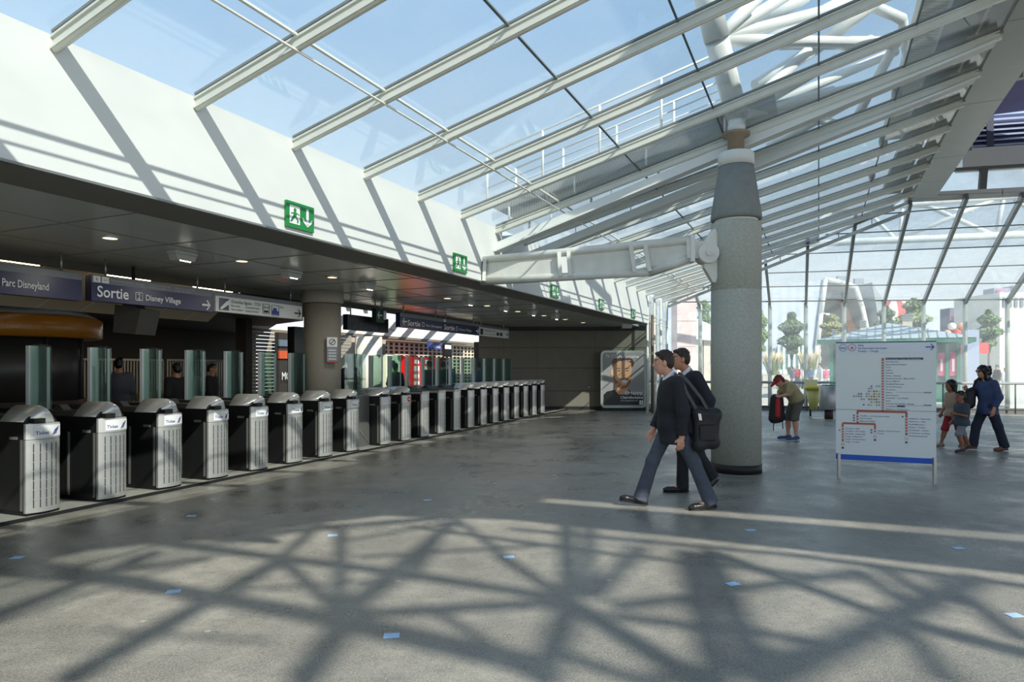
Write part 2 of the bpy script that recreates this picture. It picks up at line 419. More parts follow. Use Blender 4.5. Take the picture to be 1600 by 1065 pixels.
for lo, hi in (((1090, 449), (1640, 440.5)), ((1195, 426), (1640, 412)), ((1215, 397), (1640, 381)), ((1290, 365.5), (1640, 348)), ((1350, 336), (1640, 311))):
    m = MB(); m.bar(on2(*lo), on2(*hi), .025, .03); m.build('transom', mat('transom_seal', (120, 126, 124), .5), w2)
m = MB(); m.bar(EA, on2(1640, 466), .06, .05); m.build('eave_transom', alu, w2)
g = MB(); pl = [EA, on2(1700, 464.5), on2(1700, 297), on2(1415, 307)]
nn = P2n if P2n.z > 0 else -P2n
g.add([p+nn*.02 for p in pl]+[p+nn*.032 for p in pl], [(0, 1, 2, 3), (7, 6, 5, 4), (0, 4, 5, 1), (1, 5, 6, 2), (2, 6, 7, 3), (3, 7, 4, 0)])
g.build('sloped_glass', gl_back, w2)
g = MB(); g.box(V((EA.x, EA.y, .18)), (EB-EA)*1.02*V((1, 1, 0)) if False else V((EB.x-EA.x, EB.y-EA.y, 0)), EN*-.012, V((0, 0, 3.75))); g.build('vertical_glass', glass('lower_glass', .14, top=.5), w2)
m = MB(); m.box(V((EA.x, EA.y, 0))-EN*.12, V((EB.x-EA.x, EB.y-EA.y, 0)), EN*.5, V((0, 0, .14))); m.build('kerb', mat('kerb_grey', (112, 114, 112), .8), w2)
hr = thing('handrail', 'long grey steel handrail along the end glazing', 'handrail', (EA.x, EA.y, 0), world=True)
h0 = V((EA.x, EA.y, 0))+EN*.55
m = MB(); m.tube(h0+ED*.3+V((0, 0, 1.0)), h0+ED*13.6+V((0, 0, 1.0)), .045, 12); m.build('rail', mat('rail_grey', (156, 160, 160), .35, .2), hr)
m = MB(); m.tube(h0+ED*.3+V((0, 0, .12)), h0+ED*13.6+V((0, 0, .12)), .02, 8); m.build('bottom_bar', dark, hr)
for k in range(7):
    p = h0+ED*(.5+k*2.15); m = MB(); m.tube(p, p+V((0, 0, 1.0)), .022, 8); m.build('post', mat('rail_post', (96, 98, 98), .5), hr)

# ------------------------------------------------------------------ ridge box beam, central raised part
beamm = mat('beam_cladding', (200, 200, 192), .28, .2, .05, 3, bump=.06, bscale=2.5)
bm = MB()
zb = 5.95
BEND = 20.45
for r0, r1 in ((5.0, 10.4), (10.42, 13.4), (13.42, 16.6), (16.62, 18.7), (18.72, BEND)):
    bm.box(WR(7.38, r0, zb), R2*(r1-r0), N2*.58, V((0, 0, .55)))
bo = bm.build('ridge_beam', beamm); tag(bo, 'broad grey metal-clad box beam running along the top of the glass roof', 'beam', kind='structure')
m = MB(); m.box(WR(7.2, 5.0, 6.05), R2*(BEND-5.0), N2*.18, V((0, 0, .1))); m.box(WR(6.72, 5.0, 6.10), R2*(BEND-5.2), N2*.42, V((0, 0, .14))); m.build('gutter', mat('gutter_dark', (54, 57, 52), .5), bo)
m = MB()
for i in range(4, 18):
    r = rk[i]
    if r < 20.3: m.box(WR(7.0, r-.02, 5.93), R2*.04, N2*.4, V((0, 0, .03))); m.tube(WR(7.05, r, 5.75), WR(7.05, r, 6.1), .008, 6)
m.build('bracket', alu, bo)
# end ring beam parallel to the end wall
B0 = CAM+ray(1417, 311)*((WR(7.38, BEND).y)); Bx = WR(7.38, BEND, zb)
rb = MB()
for k in range(4):
    s0, s1 = -.05+k*2.2, -.05+(k+1)*2.2-.02
    rb.box(Bx+ED*s0, ED*(s1-s0), -EN*.3, V((0, 0, .18)))
rbo = rb.build('ring_beam', beamm); tag(rbo, 'grey metal-clad ring beam above the leaning end glazing', 'beam', kind='structure')
# clerestory, box, louvres
cl = thing('window_4', 'clerestory strip with dark bars above the ring beam', 'window', tuple(Bx), kind='structure', world=True)
m = MB(); m.box(Bx+V((0, 0, .18))-EN*.1, ED*8.8, -EN*.012, V((0, 0, .55))); m.build('pane', gl_back, cl)
m = MB()
for k in (1.62, 3.3, 5.0, 6.6): m.box(Bx+ED*k+V((0, 0, .18)), ED*.09+V((.08, 0, 0)), -EN*.12, V((.05, 0, .6)))
m.box(Bx+V((0, 0, .70)), ED*8.8, -EN*.14, V((0, 0, .07))); m.build('frame', mat('clerestory_frame', (86, 88, 84), .5), cl)
up = MB(); o = Bx+ED*1.25-EN*.05+V((0, 0, .77))
up.box(o, ED*3.0, -EN*.5, V((0, 0, .5))); up.box(o+ED*3.02, ED*5, -EN*.5, V((0, 0, .5)))
uo = up.build('wall_clerestory', beamm); tag(uo, 'grey box cladding above the clerestory strip', 'wall', kind='structure')
m = MB(); m.box(o+ED*.6+V((0, 0, -.05)), ED*6, EN*.04, V((0, 0, .05))); m.build('gold_trim', mat('gold_trim', (226, 190, 84), .4), uo)
lv = MB(); lo_ = o+V((0, 0, .52))
for k in range(6):
    lv.box(lo_+ED*.1+V((0, 0, k*.13)), ED*7.5, -EN*.12+V((0, 0, .06)), V((0, 0, .035)))
lvo = lv.build('louvre_grille', mat('louvre_slat', (150, 162, 186), .4, .1)); tag(lvo, 'grey blue horizontal louvre grille under the dark raised roof', 'louvre', kind='structure')
m = MB(); m.box(lo_-EN*.2, ED*7.8, -EN*.05, V((0, 0, .85))); m.build('backing', mat('louvre_back', (54, 60, 100), .7), lvo)
m = MB(); m.box(lo_+ED*.55+EN*.01, ED*.16, -EN*.2, V((0, 0, .8))); m.build('upright', mat('louvre_post', (50, 54, 74), .6), lvo)

# ------------------------------------------------------------------ raised canopy roof above, unseen edges and slit cut to shape the floor's shade
ZC = 7.95
def cast(px, py, z=ZC): return gp(px, py)-SUN*(z/(-SUN.z))
cn = MB()
edge = [cast(-60, 905), cast(130, 862), cast(330, 838), cast(600, 806), cast(800, 812), cast(1100, 843), cast(1600, 898), cast(2100, 958)]
def wr_of(p): return ((p.x*N2.x+p.y*N2.y)+5.192, p.x*R2.x+p.y*R2.y)
ewr = [wr_of(p) for p in edge]
W0C = 7.3
slit0 = [wr_of(cast(840, 777)), wr_of(cast(1900, 858))]
slit1 = [wr_of(cast(840, 785)), wr_of(cast(1900, 872))]
def slab(pts, z0, z1): cn.prism(pts, (N2*-5.192)+V((0, 0, z0)), N2, R2, V((0, 0, z1-z0)))
farr = 20.6
slab([(W0C, max(ewr[0][1]-.5, -3))]+[p for p in ewr[:5] if p[0] > W0C]+[slit1[0], (slit1[0][0], farr), (W0C, farr)], ZC, ZC+.07)
slab([slit0[0], slit0[1], (30, slit0[1][1]), (30, farr), (slit0[0][0], farr)], ZC, ZC+.07)
slab([slit1[0], slit1[1], (ewr[7][0]+2, ewr[7][1]), ewr[7], ewr[6], ewr[5], ewr[4]], ZC, ZC+.07)
co = cn.build('canopy_roof', mat('canopy_underside', (150, 142, 192), .7)); tag(co, 'dark purple-grey raised roof deck above the ridge beam', 'roof', kind='structure')
m = MB(); m.prism([(6.75, 4), (8.2, 4), (8.2, farr), (6.75, farr)], (N2*-5.192)+V((0, 0, ZC-.32)), N2, R2, V((0, 0, .3)))
m.build('soffit', stripe_mat('corrugated_soffit', (206, 200, 184), (178, 172, 158), 9, 'Y', .7, bump=.2), co)
m = MB()
for r in (6, 10, 14, 18.2): m.tube(WR(8.3, r, zb+.5), WR(8.3, r, ZC+.02), .07, 10)
m.build('post', alu, co)

# ------------------------------------------------------------------ concrete column, its cone, the steel arm
cc = gp(1150, 742)+V((.12, .36, 0)); cR = .36
cl_ = thing('concrete_column', 'tall round concrete column with a tapered cone top beside the two men', 'column', tuple(cc), kind='structure')
m = MB(); m.lathe((0, 0, 0), [(cR, .13), (cR, 2.665), (cR-.006, 2.67), (cR-.006, 2.68), (cR, 2.685), (cR, 3.66), (cR-.012, 3.68)], 56); m.build('shaft', conc, cl_)
m = MB(); m.lathe((0, 0, 0), [(cR+.006, 0), (cR+.006, .13)], 56); m.build('base_band', rub, cl_)
m = MB(); m.lathe((0, 0, 0), [(cR-.05, 3.66), (cR-.05, 3.76)], 48); m.build('joint_ring', white, cl_)
m = MB(); m.lathe((0, 0, 0), [(cR-.02, 3.72), (cR+.005, 3.73), (cR+.005, 3.78), (.252, 4.52)], 56); m.build('cone', conccone, cl_)
m = MB(); m.lathe((0, 0, 0), [(.258, 4.52), (.258, 4.70), (.24, 4.72)], 48); m.build('collar', white, cl_)
m = MB(); m.lathe((0, 0, 0), [(.12, 4.70), (.12, 4.95), (.2, 4.98), (.2, 5.02), (.14, 5.03)], 32); m.build('neck', mat('bearing_neck', (150, 134, 112), .6), cl_)
# steel arm from the fascia recess to the column
ar = thing('bracing_girder', 'weathered white steel bracing arm from the fascia to the round column', 'girder', tuple(WR(0, 11.2)), world=True)
peel = mat('peeling_white', (222, 222, 214), .45, var=.12, scale=5)
A1 = at(1080, 375, 9.85); A2 = at(1080, 403, 9.85)
Lf = at(800, 402, 11.2); Lg = at(800, 437, 11.2); back = WR(-.55, 11.22)
dirA = (Lf-A1).normalized()
m = MB(); m.tube(Lf+(Lf-A1)*.22, A1, .066, 16); m.build('upper_tube', peel, ar)
K = at(1015, 425, 10.15)
m = MB(); m.path([Lg+(Lg-K)*.25, K, A2], .066, 16); m.build('lower_tube', peel, ar)
def lerp(a, c, t): return a+(c-a)*t
tops = lambda t: lerp(Lf, A1, t); bots = lambda t: lerp(Lg, K, min(1, t/.766)) if t <= .766 else lerp(K, A2, (t-.766)/.234)
for t0, t1 in ((-.18, .29), (.335, .69), (.755, .985)):
    m = MB(); mm = 6
    for k in range(mm):
        u0, u1 = t0+(t1-t0)*k/mm, t0+(t1-t0)*(k+1)/mm
        sd = V((.0, .02, 0)); p = [tops(u0), tops(u1), bots(u1), bots(u0)]
        m.add([q-sd for q in p]+[q+sd for q in p], [(0, 1, 2, 3), (7, 6, 5, 4), (0, 4, 5, 1), (1, 5, 6, 2), (2, 6, 7, 3), (3, 7, 4, 0)])
    for u in (t0+.005, t1-.005): m.bar(tops(u)-V((0, .05, 0)), bots(u)-V((0, .05, 0)), .06, .05, (0, 1, 0))
    m.build('web_plate', peel, ar)
pv = at(1103, 397, 9.9)
m = MB(); m.tube(A1.lerp(A2, .5)-dirA*.0+V((-.02, -.1, 0)), A1.lerp(A2, .5)+V((-.02, .14, 0)), .15, 4) if False else None
m.bar(lerp(A1, A2, -.25)-V((0, .1, 0)), lerp(A1, A2, 1.25)-V((0, .1, 0)), .06, -.0+.2, (0, -1, 0)); m.build('end_plate', white, ar)
m = MB(); m.box(lerp(A1, A2, .05)-V((0, .05, 0)), V((.2, 0, -.02)), V((0, .12, 0)), (A2-A1)*.95); m.build('fork', peel, ar)
m = MB(); m.tube(pv-V((0, .16, 0)), pv+V((0, .12, 0)), .15, 28); m.tube(pv-V((0, .19, 0)), pv-V((0, .15, 0)), .05, 16); m.build('pivot_disc', peel, ar)
m = MB()
m.prism([(-.02, .36), (.02, .36), (.12, .0), (.02, -.42), (-.02, -.42), (-.15, -.2), (-.15, .18)], pv+V((.11, -.06, 0)), V((1, 0, 0)), V((0, 0, 1)), V((0, .12, 0)))
m.build('lug_plate', peel, ar)

# ------------------------------------------------------------------ white tubular truss above the glass roof, walkway with rails
tr = thing('roof_truss', 'white tubular branching truss above the glass roof over the column', 'truss', tuple(cc+V((0, 0, 5.0))), world=True)
base = cc+V((0, 0, 5.0))
n1 = at(1172, 68, 9.3); n1 = at(1120, 62, 9.2); n0 = at(1092, -60, 8.9); n2 = at(1152, 183, 10.1)
def tb(a, c, r, n=14): MB().tube(a, c, r, n).build('truss_tube', tubew, tr)
tb(base, n2, .13); tb(n2, n1, .16, 18); tb(n1, n0, .17, 18)
fan1 = [((1185, -5), 9.4), ((1265, -30), 10.6), ((1330, 5), 11.6), ((1400, 67), 12.5)]
fan2 = [((1262, 80), 11.2), ((1360, 62), 12.4), ((1300, 142), 12.0), ((1400, 120), 13.4)]
for q, Y in fan1: tb(n1, at(*q, Y), .085)
for q, Y in fan2: tb(n2, at(*q, Y), .085)
m1_, m2_, m3_ = at(1275, 75, 11.6), at(1400, 67, 12.5), at(1410, 30, 12.6)
for a, c, r in ((at(1215, 67, 11.0), m2_, .11), (m1_, at(1385, -12, 11.2), .11), (m1_, at(1180, 135, 11.4), .11), (at(1355, 6, 12.2), m3_, .1), (at(1185, 40, 12.5), at(1260, -8, 12.2), .13), (at(1180, 75, 12.5), at(1345, -12, 12.8), .12),
                (at(1200, 230, 14.5), at(1420, 110, 14.0), .09), (at(1195, 165, 13.5), at(1330, 200, 14.5), .09), (at(1215, 150, 14), at(1265, 190, 14.6), .08), (at(1190, 170, 13), at(1400, 80, 13.5), .09), (m2_, at(1330, 200, 14.5), .09), (at(1420, 110, 14.0), m3_, .09), (at(1265, 190, 14.6), at(1420, 110, 14.0), .08)): tb(a, c, r)
wk = thing('roof_walkway', 'white railed maintenance walkway climbing above the glass roof', 'walkway', tuple(WR(0, 11, 4.4)), world=True)
def rl(wv, r, dz): return WR(wv, r, 4.43+TA*wv+dz)
for r, w0r in ((10.55, -.1), (11.55, .0)):
    m = MB()
    for dz in (.86, .56, .28): m.tube(rl(w0r, r, dz), rl(4.0, r, dz), .02 if dz > .8 else .012, 8)
    m.build('rail', tubew, wk)
    for wv in (w0r, .95, 1.95, 2.95, 3.95):
        m = MB(); m.tube(rl(wv, r, -.05), rl(wv, r, .86), .022, 8); m.build('post', tubew, wk)
m = MB(); m.box(rl(.0, 10.5, -.1), R2*1.1, N2*4.6+V((0, 0, TA*4.6)), V((0, 0, .06)))
m.build('grating_deck', stripe_mat('grating', (206, 208, 204), (150, 154, 152), 22, 'X', .5, .3), wk)
m = MB()
for wv in (.3, 1.5, 2.7, 3.9): 
    p = rl(wv, 10.6, -.08); q = roof(wv, 10.6, .02); m.tube(q, p, .02, 8); p = rl(wv, 11.5, -.08); q = roof(wv, 11.5, .02); m.tube(q, p, .02, 8)
m.build('deck_leg', tubew, wk)

# outside canopy truss behind the end glazing
ot = thing('canopy_truss', 'white tubular canopy truss seen outside beyond the leaning end glazing', 'truss', (9.5, 29, 0), world=True)
def op(px, py): return at(px, py, 29.0-(px-1190)*.004)
def tb2(a, c, r): MB().tube(a, c, r, 12).build('truss_tube', tubew, ot)
tb2(op(1145, 386), op(1720, 361), .15); tb2(op(1300, 330), op(1720, 296), .12)
for a, c, r in (((1357, 332), (1400, 375), .09), ((1428, 312), (1555, 369), .1), ((1405, 374), (1580, 300), .1), ((1555, 369), (1570, 300), .09), ((1405, 374), (1410, 325), .07), ((1560, 368), (1680, 318), .1), ((1520, 330), (1430, 322), .06), ((1585, 312), (1660, 362), .08), ((1300, 330), (1230, 382), .09)): tb2(op(*a), op(*c), r)
m = MB(); p = op(1150, 386); m.tube(V((p.x, p.y, -.05)), p, .16, 12); m.build('mast', tubew, ot)
m = MB(); p = op(1718, 361); m.tube(V((p.x, p.y, -.05)), p+V((0, 0, 1.8)), .16, 12); m.build('mast', tubew, ot)

# space truss on the roof behind the viewer: it throws the lattice of shadows on the floor
sp = thing('space_truss', 'white lattice of roof truss tubes above the front of the hall', 'truss', (5, -4, 8), world=True)
def cz(p, z): return gp(*p)-SUN*(z/(-SUN.z))
SH = [((-40, 975), (245, 862), .13), ((100, 1064), (430, 880), .15), ((430, 880), (530, 790), .10), ((40, 880), (500, 963), .20), ((500, 963), (830, 1036), .22), ((180, 838), (600, 892), .15), ((600, 892), (900, 937), .15),
      ((270, 846), (530, 806), .09), ((280, 858), (520, 820), .06), ((530, 958), (440, 872), .12), ((530, 958), (533, 820), .12), ((530, 958), (715, 812), .11), ((545, 955), (690, 825), .08), ((470, 1064), (545, 965), .16),
      ((885, 820), (888, 935), .13), ((920, 812), (920, 932), .10), ((780, 868), (890, 938), .13), ((1000, 855), (930, 930), .11), ((845, 1064), (890, 945), .15), ((905, 950), (1110, 1075), .17), ((960, 948), (1340, 893), .11), ((960, 962), (1310, 1005), .11),
      ((1072, 862), (1125, 1075), .14), ((1108, 862), (1195, 1070), .15), ((1112, 862), (1400, 968), .15), ((1400, 968), (1640, 1030), .2), ((1200, 1060), (1530, 900), .17), ((1340, 890), (1430, 955), .10), ((1385, 890), (1470, 950), .10), ((1470, 905), (1600, 1000), .12),
      ((560, 870), (880, 850), .07), ((700, 815), (640, 905), .09), ((620, 905), (540, 960), .09), ((715, 812), (830, 900), .10), ((540, 845), (700, 815), .06), ((880, 940), (540, 960), .12), ((860, 1015), (1000, 1064), .11),
      ((300, 842), (720, 806), .12), ((800, 826), (1250, 868), .10), ((1250, 868), (1620, 918), .13), ((640, 822), (930, 862), .10), ((930, 862), (1330, 905), .08), ((60, 905), (330, 872), .09), ((330, 925), (620, 905), .06), ((1010, 1064), (1330, 1000), .10), ((1480, 1064), (1400, 960), .10), ((690, 960), (860, 1064), .09), ((160, 985), (420, 1000), .05)]
for a, c, wd in SH:
    h = 8.9+random.random()*.9
    MB().tube(cz(a, h), cz(c, h), wd*.5, 8).build('truss_tube', tubew, sp)
# ------------------------------------------------------------------ ticket gates
RZT = math.atan2(-.367, .93)
X, Yv, Z = V((1, 0, 0)), V((0, 1, 0)), V((0, 0, 1))
HWF = .175
def curve_x(y): return .055*(1-(y/HWF)**2)
def front(z0, z1, dx=0., y0=-HWF, y1=HWF, n=10, thick=.03):
    m = MB(); p = []
    for k in range(n+1):
        y = y0+(y1-y0)*k/n; x = curve_x(y)+dx
        p += [(x, y, z0), (x, y, z1), (x-thick, y, z1), (x-thick, y, z0)]
    fs = []
    for k in range(n):
        a, c = k*4, k*4+4
        fs += [(a, c, c+1, a+1), (a+1, c+1, c+2, a+2), (a+2, c+2, c+3, a+3), (a+3, c+3, c, a)]
    fs += [(3, 2, 1, 0)[::-1] if False else (0, 1, 2, 3), tuple(n*4+i for i in (3, 2, 1, 0))]
    m.add(p, fs); return m
slotm = mat('slot_shadow', (70, 78, 88), .3, .6)
def make_gate():
    g = thing('ticket_gate', 'gate', 'ticket gate', (0, 0, 0), RZT)
    m = MB(); m.prism([(-.165, .05), (.165, .05), (.165, .98), (.12, 1.04), (-.12, 1.04), (-.165, .98)], (-2.05, 0, 0), Yv, Z, X*2.03)
    m.build('cabinet', blk, g, bevel=.008)
    m = MB(); m.lohi((-2.06, -.17, 0), (.0, .17, .06)); m.build('plinth', rub, g)
    fp = front(.05, .80); fp.build('front_panel', steel, g)
    m = MB()
    for c in range(5):
        y = -.115+c*.0575
        for k in range(7):
            z = .10+k*.095; x = curve_x(y)+.0008
            m.box((x-.004, y-.0045, z), (.005, 0, 0), (0, .009, 0), (0, 0, .088))
    m.build('slot', slotm, g)['kind'] = 'stuff'
    front(.805, .965, .002).build('header_panel', mat('header_steel', (206, 206, 202), .4, .5), g)
    lb = front(.825, .945, .008, -.115, HWF, 8, .012).build('ticket_label', signw, g)
    t = MB()
    ty = Yv; nn = X
    t.text('Ticket', .05, (0, -.105, .852), Yv, Z, X, bold=.012, wid=.125)
    t.v = [(curve_x(p[1])+.0105, p[1], p[2]) for p in t.v]
    for k in range(3):
        y0 = .055+k*.020
        pts = [(y0, .838+k*.004), (y0+.012, .838+k*.004), (y0+.054, .90+k*.012), (y0+.042, .90+k*.012)]
        t.prism(pts, (0, 0, 0), Yv, Z, X*.004)
    t.v = [(curve_x(p[1])+.0105 if p[0] < .01 else p[0], p[1], p[2]) for p in t.v]
    t.build('lettering', blue, lb)
    # domed reader head
    m = MB(); n = 14; prof = []
    for k in range(n+1):
        a = math.pi*k/n; prof.append((-.17*math.cos(a), .165*(1-abs(math.cos(a))**1.5)))
    secs = [(-.42, 1., .98), (-.05, 1.0, .985), (.03, .95, .97), (.075, .8, .965)]; p = []
    for x, s, z in secs: p += [(x-.09*(abs(q[0])/.165)**1.3*(x > 0), q[0]*s, z+q[1]*s) for q in prof]
    fs = []; q = n+1
    for i in range(len(secs)-1):
        for k in range(n): fs.append((i*q+k, (i+1)*q+k, (i+1)*q+k+1, i*q+k+1))
    fs += [tuple(range(q)), tuple((len(secs)-1)*q+k for k in range(q))[::-1]]
    m.add(p, [f[::-1] for f in fs], True)
    h = m.build('reader_head', chrome, g)
    m = MB(); m.lohi((-.02, -.135, .972), (.072, -.02, 1.02)); m.build('ticket_slot', rub, h)
    m = MB(); m.box((-.2, .150, .995), (.13, 0, 0), (0, .012, 0), (0, -.02, .07)); m.build('display', rub, h)
    for x in (-.075, -.50):
        m = MB(); m.lohi((x-.014, -.174, .07), (x+.014, -.16, .80)); m.build('edge_strip', alu, g)
    m = MB(); m.lohi((-.26, -.172, .80), (-.14, -.16, .83)); m.build('latch_plate', mid, g)
    m = MB(); m.prism([(-.1, 0), (.1, 0), (.02, .06), (-.02, .06)], (-.85, -.05, 1.04), X, Z, Yv*.1); m.build('sensor', mat('sensor_grey', (70, 72, 72), .35), g)
    m = MB(); n = 8
    pts = [(-1.36, 1.04), (-1.10, 1.04), (-1.10, 1.80)]+[(-1.10-.26*k/n, 1.80+.03*math.sin(math.pi*k/n)) for k in range(1, n+1)]
    m.prism(pts, (0, -.045, 0), X, Z, Yv*.012); m.prism(pts, (0, .035, 0), X, Z, Yv*.012)
    lf = m.build('glass_leaf', gl_leaf, g)
    m = MB(); m.lohi((-1.415, -.06, 1.03), (-1.36, .055, 1.81)); m.build('leaf_edge', mat('leaf_edge_white', (244, 248, 246), .3), lf)
    m = MB(); m.lohi((-1.10, -.02, 1.04), (-1.092, .02, 1.79)); m.build('leaf_front_edge', mat('leaf_green', (120, 146, 138), .2), lf)
    return g
proto = make_gate()
ords = ['first ticket gate from the left, in front of the orange kiosk', 'second ticket gate from the left, with a dark scratch across its ticketed steel front', 'third ticket gate from the left in the row, blue ticket label on its front',
        'fourth ticket gate from the left in the row, blue ticket label on its front', 'fifth ticket gate from the left, just left of the round indoor column', 'sixth ticket gate from the left, standing in front of the round indoor column',
        'seventh ticket gate from the left, just right of the round indoor column', 'last of the gates with a ticket label, left of the wide grey panel gate', 'steel gate without a label just right of the wide grey panel gate',
        'steel gate with a round red no entry sign on its front', 'flat topped exit gate directly right of the gate with the no entry sign', 'middle one of the three flat topped exit gates', 'last of the three flat topped exit gates, furthest from the viewer',
        'unlabelled domed gate just beyond the three flat topped exit gates', 'seventh gate counted back from the far end of the row', 'sixth gate counted back from the far end of the row',
        'fifth gate counted back from the far end of the row', 'fourth gate counted back from the far end of the row', 'third gate counted back from the far end of the row', 'next to last gate at the far end of the row', 'farthest gate of the whole row, nearest the poster wall']
GATES = []
s = 0.0; PITCH = .79
spots = []
for k in range(21):
    if k == 8: s += .30
    spots.append(s); s += PITCH
for k, sv in enumerate(spots):
    P = TS(0, sv); skip = ()
    if k >= 8: skip = ('ticket_label',)
    if k in (10, 11, 12): skip = ('ticket_label', 'reader_head')
    if k == 0: g = proto; g.location = P; g['label'] = ords[0]
    else: g = dup(proto, P, RZT, ords[k], skip)
    g['group'] = 'ticket gates across the hall'; GATES.append(g)
    if k == 9:
        m = MB(); m.disc((.058, 0, .885), Yv, Z, X*.004, (0, 0), .055); d = m.build('no_entry_sign', red, g); d['label'] = 'round red no entry sign'
        m = MB(); m.lohi((.0625, -.036, .874), (.0645, .036, .896)); m.build('white_bar', signw, d)
    if k in (10, 11, 12):
        m = MB(); m.prism([(-.175, 0), (.175, 0), (.15, .05), (-.15, .05)], (-.3, 0, .965), Yv, Z, X*.31); m.build('flat_cap', steel, g)
wg = thing('wide_gate', 'wide grey panelled gate leaf with a diagonal strip between two steel gates', 'gate', tuple(TS(.25, spots[8]-.55)), RZT)
m = MB(); m.lohi((-.15, -.35, .0), (.0, .35, 1.0)); m.build('panel', mat('gate_panel_grey', (104, 106, 102), .35, .3), wg)
m = MB(); m.box((.0, -.34, .62), (.012, 0, 0), (0, .66, -.55), (0, 0, .03)); m.build('diagonal_strip', alu, wg)
m = MB(); m.lohi((.0, -.1, .78), (.02, .0, .81)); m.build('latch', rub, wg)
for yy in (-.2, .2):
    m = MB(); m.lohi((-.09, yy-.14, 1.0), (-.075, yy+.14, 1.8)); m.build('glass_leaf', gl_leaf, wg)
m = MB(); m.box(TS(-.10, -3, 0), V2*24, U2*2.6, Z*.022)
tag(m.build('trim_1', mat('gate_plinth', (150, 150, 142), .7, var=.12, scale=8)), 'pale low plinth under the row of gates', 'plinth', kind='structure')
m = MB(); m.box(TS(-.12, -3, 0), V2*24, U2*.025, Z*.035); tag(m.build('trim_2', rub), 'black edging strip along the gate plinth', 'trim', kind='structure')

# ------------------------------------------------------------------ hanging signs over the gates
SN = -U2                                              # faces the hall
def sign_frame(d, s0, z0): return TS(d, s0, z0)
def sign(name, label, s0, s1, z0, z1, base, band=None, d=1.2, tilt=0., hang=True, grp='hanging direction signs over the gates'):
    t = thing(name, label, 'sign', tuple(TS(d, (s0+s1)/2, z0)), group=grp, world=True)
    o = TS(d, s0, z0); L = s1-s0
    m = MB(); m.box(o, V2*L, U2*.12, Z*(z1-z0)); m.build('panel', base, t)
    if hang:
        for q in (.12, .88): m = MB(); m.tube(o+V2*L*q+U2*.06+Z*(z1-z0), o+V2*L*q+U2*.06+Z*(3.0-z0), .015, 8); m.build('hanger', alu, t)
    if band:
        m = MB(); m.box(o-U2*.004+Z*(z1-z0)*(1-band), V2*L, U2*.004, Z*(z1-z0)*band); m.build('upper_band', greys, t)
    return t, o-U2*.005, L, z1-z0
def arrow(m, o, x, y, c, L, hd, th, nrm):
    """arrow pointing along x in frame"""
    m.prism([(c[0]-L/2, c[1]-th/2), (c[0]+L/2-th*.4, c[1]-th/2), (c[0]+L/2-th*.4, c[1]+th/2), (c[0]-L/2, c[1]+th/2)], o, x, y, nrm*.004)
    for sgn in (1, -1):
        a = (c[0]+L/2, c[1]); q = (c[0]+L/2-hd, c[1]+sgn*hd); k = th*.7
        m.prism([(a[0], a[1]+sgn*k*0), (a[0]-k*1.4, a[1]), (q[0]-k*.7, q[1]-sgn*0-k*.0), (q[0]+k*.7, q[1]+0)], o, x, y, nrm*.004)
def boxed(m, o, x, y, c, s, th, nrm):
    for q in (((c[0], c[1]), (c[0]+s, c[1]+th)), ((c[0], c[1]+s-th), (c[0]+s, c[1]+s)), ((c[0], c[1]), (c[0]+th, c[1]+s)), ((c[0]+s-th, c[1]), (c[0]+s, c[1]+s))):
        m.prism([q[0], (q[1][0], q[0][1]), q[1], (q[0][0], q[1][1])], o, x, y, nrm*.003)
def s_of(px, d):                                        # s along a row line from a column of the photograph
    a = (px-800)/F; p = TS(d, 0); return (a*p.y-p.x)/(V2.x-a*V2.y)
# 1 Parc
t, o, L, H = sign('direction_sign', 'navy hanging sign cut by the left frame edge, above the orange kiosk', s_of(-150, 1.2), s_of(128, 1.2), 2.40, 2.75, navy, .24)
m = MB(); sa, sb = s_of(2, 1.2), s_of(75, 1.2); m.text('Parc Disneyland', .125, TS(1.2, sa, 2.40)-U2*.005+Z*.09, V2, Z, SN, bold=.012, wid=sb-sa); m.build('lettering', signw, t)
# 2 Sortie 2
t, o, L, H = sign('direction_sign', 'navy hanging sign with large white Sortie, boxed 2 and right arrow', s_of(143, 1.2), s_of(332, 1.2), 2.42, 2.76, navy, .30)
m = MB(); m.text('Sortie', .205, o+V2*.07+Z*.06, V2, Z, SN, bold=.014, wid=.46); boxed(m, o, V2, Z, (.64, .06), .115, .009, SN); m.text('2', .11, o+V2*.672+Z*.078, V2, Z, SN)
m.text('Disney Village', .115, o+V2*.80+Z*.075, V2, Z, SN, bold=.012, wid=.60); arrow(m, o, V2, Z, (L-.13, .10), .17, .075, .03, SN); m.build('lettering', signw, t)
m = MB()
for q in (.02, .14): m.box(o+V2*q+Z*(H*.72), V2*.1, -U2*.004, Z*(H*.24))
m.build('pictogram_tile', signw, t)
m = MB(); o3 = o-U2*.004
m.text('Fahrausweis passend abholen', .05, o3+V2*.27+Z*(H*.82), V2, Z, SN, wid=.5)
for i, x in enumerate((.86, 1.3)):
    m.text('Please get your ticket ready', .032, o3+V2*x+Z*(H*.86), V2, Z, SN, wid=.36); m.text('Prepare your ticket', .032, o3+V2*x+Z*(H*.76), V2, Z, SN, wid=.28)
m.build('small_lettering', mat('pale_grey_text', (190, 194, 198), .5), t)
m = MB(); m.text('h', .07, o-U2*.006+V2*.05+Z*(H*.77), V2, Z, SN); m.text('++', .05, o-U2*.006+V2*.155+Z*(H*.78), V2, Z, SN); m.build('pictogram', dark, t)
